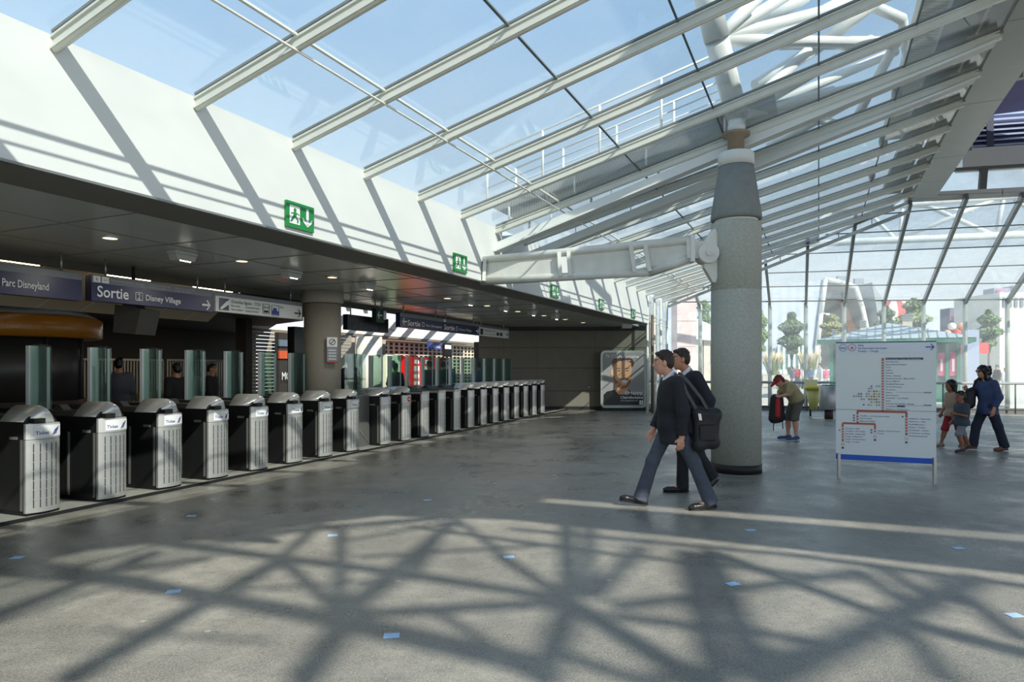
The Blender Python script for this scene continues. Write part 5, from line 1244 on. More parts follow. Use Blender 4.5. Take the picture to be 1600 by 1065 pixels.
# second man behind
P = gp(1063, 771)
JB = dict(head=(.0, 0, 1.64), face=(1, .12, -.04), neck=(-.085, 0, 1.49), shL=(-.145, .185, 1.425), shR=(-.11, -.185, 1.425), elL=(-.29, .22, 1.15), wrL=(-.25, .21, .90), pmL=(.2, -1, .1),
          elR=(-.06, -.23, 1.12), wrR=(.06, -.21, .88), hipL=(-.14, .085, .93), hipR=(-.13, -.085, .93), knL=(-.20, .09, .49), anL=(-.36, .095, .235), toL=(-.285, .11, .085),
          knR=(-.05, -.085, .51), anR=(-.05, -.09, .095), toR=(.13, -.095, .035))
man2 = person('man in navy suit and white shirt walking left behind the man with the shoulder bag', P, HD, JB,
       dict(skin=skinB, hair=(hairD, 'short'), trousers=trous2, fat=.006, flare=.008, collar=shirtw, shoes=leather, tops=[(suit2, 'jacket', .018, .16, 1.92)]), RES)
# bag of the first man
P = gp(1047, 793); B_ = M.Translation(P) @ M.Rotation(HD, 4, 'Z')
def W(x, y, z): return B_ @ V((x, y, z))
bagm = mat('black_nylon', (24, 24, 26), .6, var=.12, scale=20, bump=.1)
bgt = thing('shoulder_bag', 'black nylon shoulder bag with a long strap hanging behind the nearest man', 'bag', tuple(W(-.32, .2, .68)), HD)
fb = Field(.012); lx = lambda x, y, z: A_([x+.32, y-.2, z-.68])
for a, c in (((-.42, .18, .74), (-.44, .18, 1.04)), ((-.26, .20, .71), (-.24, .19, 1.06)), ((-.42, .18, .74), (-.26, .20, .71)), ((-.44, .18, 1.04), (-.24, .19, 1.06)), ((-.42, .18, .74), (-.24, .19, 1.06)), ((-.26, .2, .71), (-.44, .18, 1.04))): fb.cap(lx(*a), lx(*c), .055, k=.05)
put(fb, 'bag_body', bagm, bgt)
fb = Field(.008); [fb.cap(lx(-.41, .243, z), lx(-.27, .246, z-.005), .022, k=.015) for z in (.78, .80, .82, .84, .86, .88, .90, .92)]; put(fb, 'front_pocket', bagm, bgt)
strapm = mat('strap_grey', (74, 72, 70), .6)
def ribbon(pts, wd, side, nm, mt, parent, inv):
    m = MB()
    for i in range(len(pts)-1): m.bar(V(pts[i]), V(pts[i+1]), wd, .006, side)
    o = m.build(nm, mt, parent); return o
S1 = [(-.26, .22, 1.02), (-.20, .255, 1.14), (-.12, .265, 1.27), (-.055, .235, 1.42), (-.02, .14, 1.475), (-.06, .05, 1.47)]
S2 = [(-.38, .20, 1.05), (-.28, .22, 1.22), (-.15, .235, 1.38), (-.08, .15, 1.475), (-.07, .06, 1.48)]
ribbon([lx(*p) for p in S1], .032, (0, 1, 0), 'strap', strapm, bgt, None); ribbon([lx(*p) for p in S2], .032, (0, 1, 0), 'strap', strapm, bgt, None)
m = MB(); m.box(V(lx(-.275, .262, .985)), (.03, 0, 0), (0, .012, 0), (.012, 0, .07)); m.build('buckle', chrome, bgt)
# man bent over a rucksack
P = gp(1240, 687)
JC = dict(head=(.30, 0, 1.235), face=(.75, 0, -.66), neck=(.16, 0, 1.22), shL=(.13, .19, 1.15), shR=(.13, -.19, 1.15), elL=(.20, .23, .98), wrL=(.33, .12, .93), elR=(.22, -.22, .96), wrR=(.36, -.08, .92), hipL=(-.07, .09, .86), hipR=(-.07, -.09, .86),
          knL=(.02, .10, .47), anL=(-.01, .11, .10), toL=(.15, .14, .035), knR=(.08, -.10, .47), anR=(.07, -.11, .10), toR=(.23, -.14, .035))
person('man in khaki shirt, grey shorts and red cap bending over a rucksack', P, HD, JC, dict(skin=skinA, cap=mat('red_cap', (168, 34, 38), .7), hair=(hairD, 'short'), shorts=mat('grey_shorts', (98, 98, 88), .85), shlen=1.12, shoes=mat('blue_trainer', (52, 78, 130), .5), sole=signw,
       tops=[(mat('khaki_shirt', (172, 160, 118), .85), 'shirt', .014, .0, .75)]), .012)
bk = thing('rucksack', 'red and black rucksack held by the bending man', 'rucksack', tuple(P+V((-.36, 0, .40))), HD)
fb = Field(.014)
for a, c in (((-.06, 0, .08), (-.05, 0, .46)), ((.06, 0, .06), (.04, 0, .48))): fb.cap(a, c, .11, .09, .08)
put(fb, 'pack', mat('rucksack_black', (30, 28, 30), .7), bk)
fb = Field(.014); fb.cap((.02, .10, .12), (.01, .09, .44), .055, .05); fb.cap((-.02, -.10, .12), (-.01, -.09, .44), .055, .05); put(fb, 'red_panel', mat('rucksack_red', (190, 34, 36), .6), bk)
m = MB(); m.path([V((.05, .05, .5)), V((.0, .03, .56)), V((-.05, .0, .5))], .012); m.build('handle', rub, bk); m = MB(); m.tube((.09, .08, .1), (.10, .08, -.2), .010, 6); m.tube((-.09, .08, .1), (-.1, .08, -.16), .010, 6); m.build('dangling_strap', rub, bk)
# woman and two children
P = gp(1543, 703)
JW = dict(head=(.10, 0, 1.46), face=(1, .1, -.05), neck=(.03, 0, 1.32), shL=(.0, .17, 1.24), shR=(.02, -.17, 1.24), elL=(-.06, .215, .99), wrL=(.03, .20, .76), hdL=(.2, 0, -1), elR=(.16, -.2, 1.02), wrR=(.27, -.16, 1.12), hipL=(.0, .085, .80), hipR=(.0, -.085, .80),
          knL=(-.13, .09, .45), anL=(-.24, .10, .095), toL=(-.08, .12, .03), knR=(.15, -.09, .44), anR=(.20, -.10, .10), toR=(.37, -.11, .05))
person('curly haired woman in blue denim walking left behind two children', P, HD, JW, dict(skin=skinB, hair=(hairB, 'curly'), hairlen=.22, trousers=jeansd, fat=.02, flare=.004, shoes=mat('brown_shoe', (116, 78, 60), .6), tops=[(denimj, 'denim_jacket', .019, .12, 1.75)]), .0125, .93)
gl_ = kids(bpy.data.objects['person.003'])[0].parent
m = MB(); hx = JW['head']
for y in (.034, -.034): m.ball(V((hx[0]+.086, hx[1]+y+.008, hx[2]+.012)), .024, 12, 8, (.35, 1, .8))
m.tube((hx[0]+.085, .01-.08, hx[2]+.018), (hx[0]+.085, .01+.08, hx[2]+.018), .004, 6); m.tube((hx[0]+.085, .085, hx[2]+.018), (hx[0]-.01, .08, hx[2]+.015), .004, 6); m.build('sunglasses', rub, gl_)
bag2 = thing('handbag', 'black handbag held in front of the woman in denim', 'bag', tuple(P+V((-.26, .12, .80))), HD)
fb = Field(.014); fb.cap((.0, .02, .06), (-.04, .02, .30), .09, .07, .05); fb.cap((.06, .02, .03), (.03, .02, .26), .08, .06, .05); put(fb, 'bag_body', bagm, bag2)
fb = Field(.012); fb.chain([(-.04, .02, .3), (-.10, .03, .48), (-.2, .06, .60)], [.02, .02, .02]); put(fb, 'strap', bagm, bag2)
P = gp(1485, 699)
JG = dict(head=(.0, 0, 1.19), face=(1, .05, -.05), neck=(-.03, 0, 1.07), shL=(-.03, .13, 1.01), shR=(-.03, -.13, 1.01), elL=(-.06, .16, .82), wrL=(.02, .15, .65), elR=(-.02, -.16, .82), wrR=(.08, -.14, .66), hipL=(-.04, .065, .66), hipR=(-.04, -.065, .66),
          knL=(-.12, .07, .37), anL=(-.25, .07, .12), toL=(-.14, .08, .05), knR=(.06, -.07, .36), anR=(.13, -.07, .08), toR=(.25, -.08, .03))
person('dark haired girl in beige top and red shorts walking ahead of the boy', P, HD, JG, dict(skin=skinC, hair=(hairB, 'long'), hairlen=.12, headscale=1.18, shorts=mat('dark_red_shorts', (150, 32, 46), .8), shlen=1.1, shoes=mat('beige_sandal', (150, 132, 112), .7), tops=[(mat('beige_top', (176, 150, 128), .85), 'top', .012, .05, .6)]), .012, .76)
P = gp(1500, 706)
JK = dict(head=(.0, 0, 1.0), face=(1, .1, -.05), neck=(-.02, 0, .89), shL=(-.03, .125, .84), shR=(-.03, -.125, .84), elL=(-.0, .16, .67), wrL=(.13, .10, .70), elR=(-.04, -.15, .66), wrR=(.06, -.13, .55), hipL=(-.03, .06, .55), hipR=(-.03, -.06, .55),
          knL=(.07, .065, .33), anL=(.0, .07, .08), toL=(.11, .08, .03), knR=(-.1, -.065, .32), anR=(-.2, -.07, .13), toR=(-.11, -.08, .05))
person('small boy in grey t-shirt and pale shorts walking beside the girl', P, HD, JK, dict(skin=skinC, hair=(hairB, 'short'), headscale=1.28, shorts=mat('pale_grey_shorts', (128, 132, 140), .85), shlen=1.0, shoes=mat('dark_sandal', (66, 58, 54), .7), tops=[(mat('boy_shirt', (66, 74, 84), .85), 't_shirt', .024, .08, .7)]), .011, .66)

# distant figures
def stander(label, loc, heading, top_, low, hair, sk, hgt=1.7, group=None, stride=.12, res=.022):
    k = hgt/1.75; j = dict(head=(.02, 0, 1.62), neck=(0, 0, 1.47), shL=(0, .18, 1.40), shR=(0, -.18, 1.40), elL=(-.04, .22, 1.12), wrL=(.05, .2, .88), elR=(.04, -.22, 1.12), wrR=(.12, -.19, .90), hipL=(0, .085, .91), hipR=(0, -.085, .91),
             knL=(stride*.6, .09, .48), anL=(stride*.5, .10, .09), toL=(stride*.5+.16, .11, .03), knR=(-stride*.3, -.09, .48), anR=(-stride, -.10, .10), toR=(-stride+.15, -.11, .03))
    j = {a: tuple(x*k for x in v) for a, v in j.items()}
    return person(label, loc, heading, j, dict(skin=sk, hair=(hair, 'short'), trousers=low, fat=.015, shoes=leather, tops=[(top_, 'top', .016, .06, 1.9)]), res, k, group)
cl_dark = mat('dark_coat', (34, 34, 38), .8); cl_blue = mat('blue_top', (80, 104, 136), .8); cl_yel = mat('yellow_top', (170, 140, 66), .8); cl_grey = mat('grey_check', (92, 94, 102), .8); cl_white = mat('white_top', (214, 214, 216), .8); cl_pink = mat('pink_top', (214, 106, 140), .8); cl_red = mat('red_top', (176, 52, 56), .8); cl_beige = mat('beige_shorts', (176, 164, 146), .8)
for lb, px, d, a, tp, lw_, hr_, h in (('man in a grey shirt, back turned, in the dark hall behind the second gate', 186, 4.5, 1.9, cl_grey, cl_grey, hairB, 1.72), ('seated-looking figure in a yellow top behind the second and third gates', 226, 3.4, .4, cl_yel, cl_dark, hairD, 1.38), ('dark dressed traveller with a bag behind the third gate', 276, 3.2, 2.6, cl_dark, cl_dark, hairB, 1.62),
        ('traveller in a pale grey top behind the fourth gate', 298, 4.6, 2.6, cl_white, cl_dark, hairD, 1.6), ('long coated dark figure behind the fourth gate', 330, 4.2, .0, cl_dark, cl_dark, hairB, 1.62), ('dark silhouetted man just right of the round indoor column', 547, 2.9, 1.2, cl_dark, cl_dark, hairB, 1.82),
        ('dark silhouetted person in front of the pale advert panel', 618, 3.2, 1.4, cl_dark, cl_dark, hairB, 1.66), ('dark dressed traveller walking in front of the red vending machines', 671, 2.6, 2.2, cl_dark, cl_dark, hairD, 1.74), ('dark silhouetted man before the last red vending machine', 692, 3.4, 1.2, cl_dark, cl_dark, hairB, 1.74),
        ('person in a pale blue shirt half hidden behind a silhouetted man', 702, 4.0, 2.2, cl_blue, cl_dark, hairB, 1.76), ('woman in a blue top standing behind the far gates', 748, 2.1, 2.0, cl_blue, jeansd, hairD, 1.72)):
    stander(lb, TS(d, s_of(px, d)), a, tp, lw_, hr_, skinB, h, None, .1)
# ------------------------------------------------------------------ outside the end glazing
OG = -.05
def og(px, Y): return V(((px-800)/F*Y, Y, OG))
# planter wall, grasses, shrubs
pl = MB(); a, c = og(1185, 57), og(1290, 57); pl.lohi((a.x, 56, OG), (c.x, 59, .85)); tag(pl.build('planter', mat('planter_stone', (196, 190, 176), .8)), 'low stone planter bed under the pampas grass outside', 'planter')
def tuft(name, label, base, h, r, n, mt, cat, group=None, head_m=None):
    t = thing(name, label, cat, tuple(base), group=group); rr = random.Random(int(base.x*10)); m = MB(); hd = MB()
    for k in range(n):
        a = rr.uniform(0, 6.28); q = r*math.sqrt(rr.random()); l = h*rr.uniform(.6, 1); b0 = V((q*.4*math.cos(a), q*.4*math.sin(a), 0)); tip = V((q*math.cos(a), q*math.sin(a), l))
        sd = V((-math.sin(a), math.cos(a), 0))*.02
        m.add([b0-sd, b0+sd, b0.lerp(tip, .6)+sd*.8, tip, b0.lerp(tip, .6)-sd*.8], [(0, 1, 2, 3, 4)])
        if head_m and k % 2 == 0: hd.tube(b0.lerp(tip, .75), tip*1.12, .05, 5, .012)
    m.build('blades', mt, t)
    if head_m: hd.build('plumes', head_m, t)
    return t
gm = mat('grass_green', (132, 150, 96), .8, var=.15); gp_ = mat('pampas_plume', (228, 212, 176), .9)
for px, lb, h in ((1207, 'pampas grass clump nearest the concrete column outside', 1.9), (1264, 'pampas grass clump outside, right of the small tree', 2.0)):
    b0 = og(px, 57.3); b0.z = .85; tuft('pampas_grass', lb, b0, h, .95, 240, gm, 'grass', 'pampas grass in the outside planter', gp_)
for px, lb in ((1236, 'low green shrub in the outside planter between the pampas clumps'),):
    b0 = og(px, 57.3); b0.z = .85; tuft('shrub', lb, b0, .8, .45, 300, mat('shrub_green', (96, 124, 76), .8, var=.2), 'shrub')
def tree(label, px, Y, top, bot, r, seed, colr=(104, 126, 84)):
    b0 = og(px, Y); rr = random.Random(seed); zt = HC+(YH-top)/F*Y; zb_ = HC+(YH-bot)/F*Y; R = r/F*Y
    t = thing('tree', label, 'tree', tuple(b0)); m = MB(); m.tube((0, 0, 0), (0, 0, zb_+.8), .09, 8, .05)
    for k in range(6): a = k*1.05; m.tube((0, 0, zb_*.8), (R*.5*math.cos(a), R*.5*math.sin(a), zb_+(zt-zb_)*.5), .04, 6, .015)
    m.build('trunk', mat('bark', (104, 92, 78), .9), t); m = MB()
    for k in range(2600):
        u = rr.random(); z = zb_+(zt-zb_)*u; w_ = R*(math.sin(math.pi*min(1, .12+u*.86))**.7)*(.75+.3*math.sin(u*17+seed)); a = rr.uniform(0, 6.28); q = w_*math.sqrt(rr.random()); c_ = V((q*math.cos(a), q*math.sin(a), z-OG))
        s_ = rr.uniform(.07, .15); x = V((rr.uniform(-1, 1), rr.uniform(-1, 1), rr.uniform(-1, 1))).normalized(); y = x.orthogonal()
        m.add([c_-x*s_, c_+y*s_*.6, c_+x*s_, c_-y*s_*.6], [(0, 1, 2, 3)])
    m.build('foliage', mat('leaf_%d' % seed, colr, .8, var=.25, scale=2), t)
tree('young green tree outside, left of the white outlined arch', 1237, 52, 488, 552, 23, 3)
tree('green tree outside, half hidden by the right edge of the concrete column', 1188, 48, 484, 548, 14, 8, (120, 146, 84))
tree('green tree outside between the pink pier and the concrete column', 1100, 47, 470, 548, 20, 5, (112, 138, 84))
tree('yellow green tree outside behind the kiosk roof, left side', 1300, 48, 492, 530, 18, 11, (160, 160, 96))
tree('large pale tree outside behind the kiosk roof, right side', 1428, 46, 466, 530, 26, 12, (140, 156, 104))
tree('dark green tree outside behind the kiosk apex', 1385, 50, 478, 530, 18, 13, (104, 128, 100))
tree('green tree outside among the banner towers at the right', 1545, 44, 484, 540, 20, 14, (128, 150, 104))
# big pale hall with a white rimmed arch
def arch_pts(Y): return [at(px, py, Y) for px, py in ((1274, 577), (1277, 540), (1283, 490), (1290, 436), (1312, 440), (1337, 448), (1347, 478), (1356, 520), (1362, 577))]
t = thing('arched_hall', 'huge pale grey hall outside with a white rimmed arch opening', 'building', tuple(og(1310, 62)), world=True)
pts = arch_pts(62); m = MB(); m.path(pts, .22, 8); m.build('white_rim', white, t)
m = MB(); back_ = [p+V((1.5, 6, 0)) for p in pts]; n = len(pts); m.add([V((p.x, p.y, max(p.z, OG))) for p in pts]+[V((p.x, p.y, max(p.z, OG))) for p in back_], [tuple(range(n, 2*n))]+[(i, i+1, n+i+1, n+i) for i in range(n-1)]); m.build('arch_recess', mat('arch_grey', (176, 178, 178), .8), t)
m = MB(); side = [(1010, 577), (1010, 486), (1060, 476), (1130, 464), (1190, 452), (1240, 443), (1290, 436), (1283, 490), (1277, 540), (1274, 577)]
o = at(800, 573, 62); m.prism([((px-800)/F*62, (573-py)/F*62-HC*0) for px, py in side], V((0, 62.2, HC)), X, Z, V((0, 10, 0))); m.build('clad_wall', stripe_mat('clad_blue_grey', (190, 200, 214), (180, 190, 206), 1.2, 'X', .6), t)
m = MB(); m.prism([((px-800)/F*66, (573-py)/F*66) for px, py in ((1337, 447), (1352, 470), (1372, 577), (1360, 577))], V((0, 63, HC)), X, Z, V((0, 4, 0))); m.build('right_flank', mat('flank_grey', (160, 164, 168), .8), t)
m = MB(); m.prism([((px-800)/F*62, (573-py)/F*62) for px, py in ((1216, 577), (1216, 540), (1254, 538), (1254, 577))], V((0, 61.9, HC)), X, Z, V((0, .3, 0))); gw = m.build('glass_doors', mat('door_glass', (150, 182, 190), .2), t)
m = MB()
for px in (1216, 1224, 1232, 1240, 1248, 1254): p = at(px, 577, 61.8); m.lohi((p.x-.06, 61.7, OG), (p.x+.06, 61.9, 3.6))
m.build('door_bars', white, gw)
m = MB(); m.prism([((px-800)/F*64, (573-py)/F*64) for px, py in ((1310, 470), (1316, 472), (1336, 520), (1344, 577), (1336, 577), (1328, 530))], V((0, 63.5, HC)), X, Z, V((0, .4, 0))); m.build('coral_leg', mat('coral', (206, 150, 124), .7), t)
# dark square panels behind the arch
for i, (x0, y0, x1, y1, lb) in enumerate(((1309, 431, 1326, 445, 'small grey billboard showing above the arch, left'), (1336, 435, 1350, 448, 'small grey billboard showing above the arch, right'))):
    m = MB(); a, c = at(x0, y1, 76), at(x1, y0, 76); m.lohi((a.x, 76, OG), (c.x, 76.4, c.z)); tag(m.build('billboard', mat('billboard_grey', (150, 156, 164), .7)), lb, 'billboard')
# pavilion kiosk, turned to face the hall
Yk = 31.5; kc_ = og(1395, Yk); kr = -math.atan2(kc_.x, kc_.y)
t = thing('pavilion_kiosk', 'green pavilion kiosk outside with a grey hipped metal roof', 'kiosk', tuple(kc_), kr)
gk = mat('kiosk_green', (40, 128, 104), .5); gk_shaded = mat('kiosk_green_eave_shade', (44, 72, 66), .6); hw = 2.62; ew_ = 3.18
m = MB(); m.lohi((-hw, 0, 0), (hw, 4.2, 2.65)); m.build('walls', gk_shaded, t)  # dark wall green, deepened to carry the shade under the eaves
m = MB(); m.lohi((-hw-.03, -.06, 0), (hw+.03, 0, .95)); 
for k in range(7): m.lohi((-hw+.12+k*.76, -.08, .12), (-hw+.68+k*.76, -.06, .80))
m.build('green_panelling', gk, t)
m = MB()
for x in (-2.6, -1.85, 1.1, 1.72, 2.15, 2.58): m.lohi((x-.07, -.1, 0), (x+.07, 0, 2.65))
m.build('pilaster', gk, t)
ze = HC+(573-536)/F*Yk-OG
m = MB(); m.lohi((-ew_, -.6, ze), (ew_, 4.8, ze+.2)); m.build('eaves', gk, t)
za = HC+(573-504)/F*(Yk+1.8)-OG; ap = V((-.2, 2.1, za))
q = [V((-ew_-.03, -.63, ze+.2)), V((ew_+.03, -.63, ze+.2)), V((ew_+.03, 4.83, ze+.2)), V((-ew_-.03, 4.83, ze+.2))]
m = MB(); m.add(q+[ap], [(0, 1, 4), (1, 2, 4), (2, 3, 4), (3, 0, 4), (3, 2, 1, 0)]); rf = m.build('hipped_roof', mat('zinc_roof', (182, 190, 192), .5, .1), t)
m = MB()
for k in range(1, 18):
    x = q[0].x+(q[1].x-q[0].x)*k/18; f = min((x-q[0].x)/(ap.x-q[0].x), (q[1].x-x)/(q[1].x-ap.x)); p = V((x, q[0].y, q[0].z)); e2 = V((x, q[0].y+(ap.y-q[0].y)*f, q[0].z+(ap.z-q[0].z)*f)); m.bar(p+V((0, 0, .03)), e2+V((0, 0, .03)), .045, .035)
m.build('standing_seams', mat('zinc_seam', (150, 162, 168), .5, .1), rf)
for x, w_, h_ in ((-2.75, .2, .85), (-1.45, .24, 1.25), (.42, .42, 1.5)):
    m = MB(); m.lohi((x, 2.4, ze), (x+w_, 2.8, ze+h_)); ch_ = m.build('chimney', mat('chimney_beige', (208, 198, 176), .7), t)
    m = MB()
    for k in range(3): m.lohi((x-.04, 2.36, ze+h_-.06-k*.12), (x+w_+.04, 2.84, ze+h_-.01-k*.12))
    m.build('cap', mat('chimney_grey', (134, 142, 150), .6), ch_)
for x0_, x1_, z0_ in ((1.2, 1.64, 1.05), (1.8, 2.05, 1.2), (2.24, 2.5, 1.2)):
    m = MB(); m.lohi((x0_, -.05, z0_), (x1_, -.01, 2.25)); wn = m.build('pink_poster', mat('pink_poster', (226, 92, 132), .5), t)
    m = MB(); m.lohi((x0_+.08, -.07, z0_+.2), (x1_-.08, -.05, 1.95)); m.build('poster_print', mat('poster_pale', (244, 206, 212), .5), wn)
# striped balloon dome, banner towers with balls
t = thing('striped_dome', 'red and white striped dome outside behind the kiosk roof', 'dome', tuple(og(1402, 80)), world=True)
c0 = at(1398, 510, 80); Rb = 42/F*80
for k in range(16):
    m = MB(); p = []; fs = []
    for i in range(9):
        th = math.pi/2*i/8*1.15
        for a in (k*math.pi/8, (k+1)*math.pi/8): p.append(c0+V((Rb*math.sin(th)*math.cos(a), Rb*math.sin(th)*math.sin(a), Rb*math.cos(th))))
    for i in range(8): fs.append((i*2, i*2+1, i*2+3, i*2+2))
    m.add(p, fs, True); m.build('gore', mat('dome_red', (206, 92, 88), .7) if k % 2 else mat('dome_cream', (236, 222, 204), .7), t)
m = MB(); m.lathe((c0.x, c0.y, OG), [(Rb*.96, 0), (Rb*.98, c0.z-OG-Rb*.2)], 24); m.build('drum', mat('drum_lilac', (170, 166, 188), .8), t)
tw = [(1484, 481, 1499, 560, 'dark mauve banner tower with a small pink ball, left of the others', (120, 116, 132)), (1509, 472, 1526, 560, 'pale pink banner tower behind the coral ball', (206, 186, 182)), (1528, 464, 1546, 560, 'pale grey banner tower at the right', (180, 186, 190)), (1553, 450, 1579, 560, 'tall lilac banner tower with a pink ball', (166, 156, 176)), (1584, 446, 1604, 560, 'grey banner tower at the right frame edge', (170, 170, 178))]
for x0, y0, x1, y1, lb, c_ in tw:
    Y = 66; a, c = at(x0, y1, Y), at(x1, y0, Y); m = MB(); m.lohi((a.x, Y, OG), (c.x, Y+1.5, c.z)); tag(m.build('banner_tower', mat('tower_%d' % x0, c_, .7)), lb, 'tower', 'banner towers outside')
for px, py, r, lb, c_ in ((1490, 497, 4, 'small pink ball on the left banner tower', (226, 110, 130)), (1512, 482, 7, 'coral red ball beside the pink banner tower', (222, 140, 126)), (1562, 458, 7, 'pink ball on the tall lilac banner tower', (222, 110, 150))):
    Y = 65.4; p = at(px, py, Y); t = thing('ball_sign', lb, 'ball sign', (p.x, Y, OG), group='balls on poles outside'); m = MB(); m.ball(V((0, 0, p.z-OG)), r/F*Y, 16, 10); m.build('ball', mat('ball_%d' % px, c_, .5), t); m = MB(); m.tube((0, 0, 0), (0, 0, p.z-OG-.2), .12, 8); m.build('pole', mid, t)
m = MB(); a, c = at(1562, 484, 58), at(1640, 460, 58); m.lohi((a.x, 58, OG), (c.x, 64, c.z+.2)); bd = m.build('stone_building', mat('cream_block', (222, 220, 212), .8)); tag(bd, 'cream building with a row of windows at the right outside', 'building')
m = MB()
for k in range(9): m.lohi((a.x+.25+k*.5, 57.9, c.z-1.1), (a.x+.5+k*.5, 58, c.z-.3))
m.build('windows', mat('window_grey', (130, 136, 142), .3), bd)
for px, lb, c_ in ((1480, 'orange and white flower-shaped ride sign outside', (230, 130, 80)), ): 
    t = thing('ride_sign', lb, 'sign', tuple(og(1495, 60)), world=True); c0 = at(1495, 521, 60)
    for k in range(6):
        a = k*math.pi/3; m = MB(); m.ball(c0+V((.85*math.cos(a), 0, .75*math.sin(a))), .34, 10, 6); m.build('petal', mat('petal_%d' % (k % 2), (222, 168, 140) if k % 2 else (240, 232, 222), .6), t)
    m = MB(); m.ball(c0, .4, 12, 8); m.build('heart', mat('petal_red', (206, 84, 70), .6), t); m = MB(); m.tube(V((c0.x, 60, OG)), c0, .15, 8); m.build('pole', mid, t)
m = MB(); a, c = at(1500, 552, 40), at(1545, 535, 40); m.lohi((a.x, 40, a.z), (c.x, 43, c.z)); m.lohi((a.x, 42.6, OG), (c.x, 43, a.z)); aw = m.build('awning_stall', mat('awning_red', (206, 60, 56), .6)); tag(aw, 'red topped stall outside at the right of the kiosk', 'stall')
m = MB(); a, c = at(1566, 640, 25.8), at(1660, 506, 25.8); m.lohi((a.x, 25.4, OG), (c.x, 25.5, c.z)); tag(m.build('hoarding', mat('pale_hoarding', (214, 216, 212), .7)), 'pale blank hoarding panel outside at the right frame edge', 'hoarding')
m = MB(); a, c = at(1508, 566, 36), at(1530, 515, 36); m.lohi((a.x, 36, OG), (c.x, 36.3, c.z)); lf_ = m.build('billboard', mat('blue_grey_board', (150, 160, 184), .6)); tag(lf_, 'blue grey upright display board outside, right of the kiosk', 'billboard')
# pink pier and beige colonnade at the corner
m = MB(); a, c = at(1058, 640, 33), at(1088, 466, 33); m.lohi((a.x, 33, OG), (c.x, 34.2, c.z+1.2)); pk = m.build('pink_pier', mat('pink_render', (228, 204, 200), .8)); tag(pk, 'tall pink rendered pier outside the hall corner', 'pier')
m = MB()
for k in range(3): z = 1.3+k*1.25; m.lohi((a.x-.01, 32.98, z), (c.x+.01, 33.0, z+.03))
m.build('joints', mat('pink_joint', (206, 180, 176), .8), pk)
t = thing('colonnade', 'beige low building with columns and a sloped roof outside behind the pink pier', 'building', tuple(og(1100, 38)), world=True)
a, c = at(1084, 577, 38), at(1150, 530, 38); m = MB(); m.prism([(a.x, 3.1), (c.x, 2.9), (c.x, 3.2), (a.x, 4.3)], V((0, 37.6, 0)), X, Z, V((0, 5, 0))); m.build('roof', mat('pale_roof', (216, 216, 210), .7), t)
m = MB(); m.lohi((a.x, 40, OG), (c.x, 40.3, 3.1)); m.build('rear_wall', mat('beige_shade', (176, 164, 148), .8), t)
for px in (1092, 1104, 1118, 1134): p = at(px, 0, 38).x; MB().lohi((p-.18, 37.9, OG), (p+.18, 38.3, 3.1)).build('column', mat('beige_column', (216, 206, 190), .8), t)
# far tree line and haze-pale hills are hidden by the buildings; lamp with camera
t = thing('street_lamp', 'white curved street lamp in front of the arched hall outside', 'lamp', tuple(og(1282, 50)), world=True); p = og(1281, 50); q = at(1281, 492, 50); m = MB(); m.path([p, q, q+V((.2, 0, .15)), q+V((.45, 0, .1))], .05, 8); m.build('pole', white, t); MB().lohi((q.x+.4, 49.9, q.z), (q.x+.7, 50.1, q.z+.14)).build('lamp_head', white, t)
# crowd outside
cr_ = [(1217, 'child in a dark top by the planter outside', cl_dark, cl_beige, 1.25, 49), (1238, 'tourist in a pale blue top outside, left of the bin bag', cl_blue, cl_beige, 1.6, 50), (1246, 'tourist in a red top behind the pale blue one', cl_red, cl_grey, 1.7, 51.5), (1257, 'tourist in a dark and white outfit near the bin bag', cl_white, cl_dark, 1.55, 49), (1267, 'tourist in a blue shirt outside above the yellow bin bag', cl_blue, jeans, 1.7, 51), (1281, 'large tourist all in white outside', cl_white, cl_white, 1.85, 48),
       (1291, 'tourist in a pale pink top next to the one in white', cl_pink, cl_white, 1.6, 50), (1300, 'tourist in bright pink, at the left edge of the map board', cl_pink, cl_dark, 1.7, 47), (1537, 'tourist in beige outside left of the curly haired woman', cl_beige, cl_dark, 1.7, 38.5), (1558, 'tourist in dark clothes outside right of the curly haired woman', cl_dark, jeans, 1.72, 38), (1571, 'tourist in a white top outside near the hoarding', cl_white, cl_beige, 1.55, 37)]
for i, (px, lb, tp, lw_, h, Y) in enumerate(cr_): stander(lb, og(px, Y), random.choice([0, 3.1, 1.6, -1.2]), tp, lw_, hairD if i % 2 else mat('hair_fair', (150, 116, 76), .6), skinA if i % 3 else skinB, h, 'tourists outside beyond the glass', .15, .034)

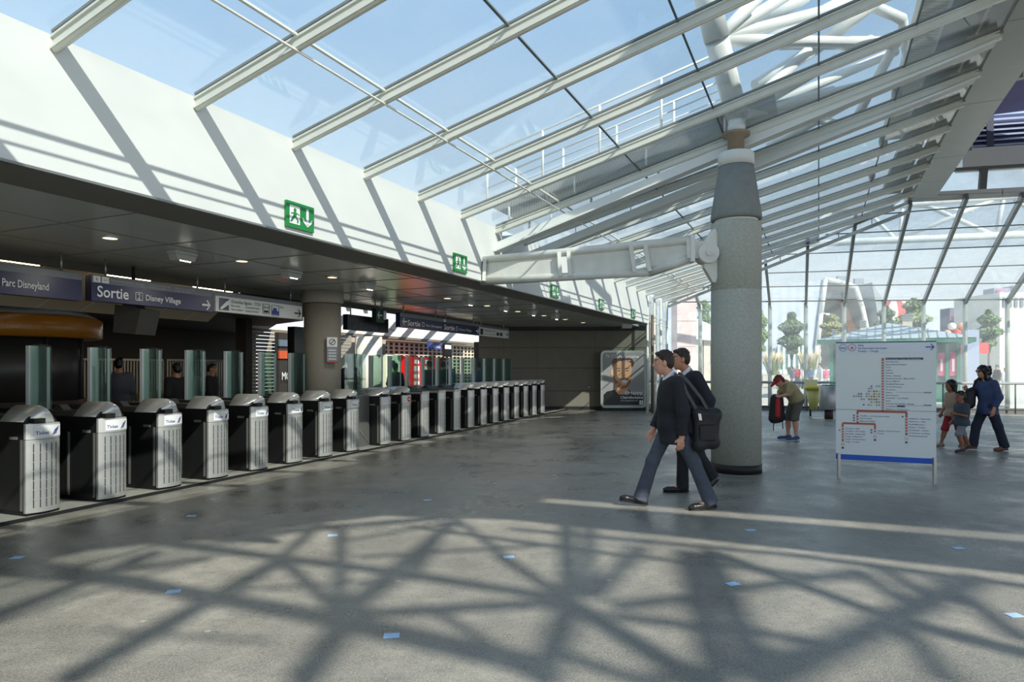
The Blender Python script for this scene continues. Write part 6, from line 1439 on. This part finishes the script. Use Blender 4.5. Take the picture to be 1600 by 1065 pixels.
# bins inside by the rail
b0 = gp(1271, 650); b0.y = max(b0.y, 22.2)
b0 = V((at(1271, 0, 21.0).x, 21.0, 0))
t = thing('bin_bag_holder', 'translucent yellow bin bag hanging from a yellow lidded holder by the rail', 'bin', tuple(b0))
m = MB(); m.lathe((0, 0, 0), [(.10, .22), (.17, .5), (.22, .86)], 20); m.build('bag', mat('yellow_bag', (214, 206, 120), .4), t)
m = MB(); m.lathe((0, 0, 0), [(.25, .84), (.26, .94), (.22, .96)], 24); m.build('rim', yel, t)
m = MB(); m.lohi((-.2, .16, .9), (.2, .2, 1.15)); m.build('back_plate', mat('bin_sign', (216, 214, 170), .4), t); m = MB(); m.tube((0, .22, 0), (0, .22, .95), .03, 8); m.build('pole', dark, t)
b0 = V((at(1295, 0, 20.1).x, 20.1, 0))
t = thing('steel_bin', 'round steel litter bin on a dark foot beside the yellow bin bag', 'bin', tuple(b0))
m = MB(); m.lathe((0, 0, 0), [(.26, .28), (.27, .3), (.27, .98), (.25, 1.0)], 28); m.build('drum', mat('bin_steel', (168, 170, 168), .35, .6), t); m = MB(); m.lathe((0, 0, 0), [(.12, 0), (.12, .28)], 16); m.build('foot', mat('bin_foot', (60, 44, 40), .6), t); m = MB(); m.lathe((0, 0, 0), [(.2, 1.0), (.2, 1.02)], 20); m.build('mouth', rub, t)

# small fittings high up: speaker by the end of the soffit, floodlights beyond the roof glass
p = at(980, 509, 22.6)
t = thing('wall_speaker', 'small white loudspeaker under the far end of the soffit', 'loudspeaker', tuple(p), world=True)
m = MB(); m.lohi((p.x-.18, p.y-.1, p.z-.08), (p.x+.14, p.y+.08, p.z+.08)); m.build('housing', mat('speaker_white', (206, 208, 204), .5), t, bevel=.02)
m = MB(); m.tube(p+V((0, 0, .07)), V((p.x, p.y, 3.0)), .02, 8); m.build('bracket', mid, t)
for wv, r, lb in ((6.45, 12.6, 'upper small floodlight on the gutter beyond the roof glass'), (6.45, 15.2, 'middle small floodlight on the gutter beyond the roof glass'), (6.4, 17.6, 'lowest small floodlight on the gutter beyond the roof glass')):
    p = roof(wv, r, .14)
    t = thing('floodlight', lb, 'floodlight', tuple(p), group='floodlights on the roof gutter', world=True)
    m = MB(); m.box(p-N2*.12+R2*-.14, R2*.28, N2*.1+V((0, 0, .08)), V((-.05, 0, .2))); m.build('housing', mat('flood_housing', (96, 98, 96), .5), t)
    m = MB(); m.tube(p, p+N2*.35, .02, 8); m.build('bracket', dark, t)
for o in bpy.data.objects:
    if '_w' in o: del o['_w']
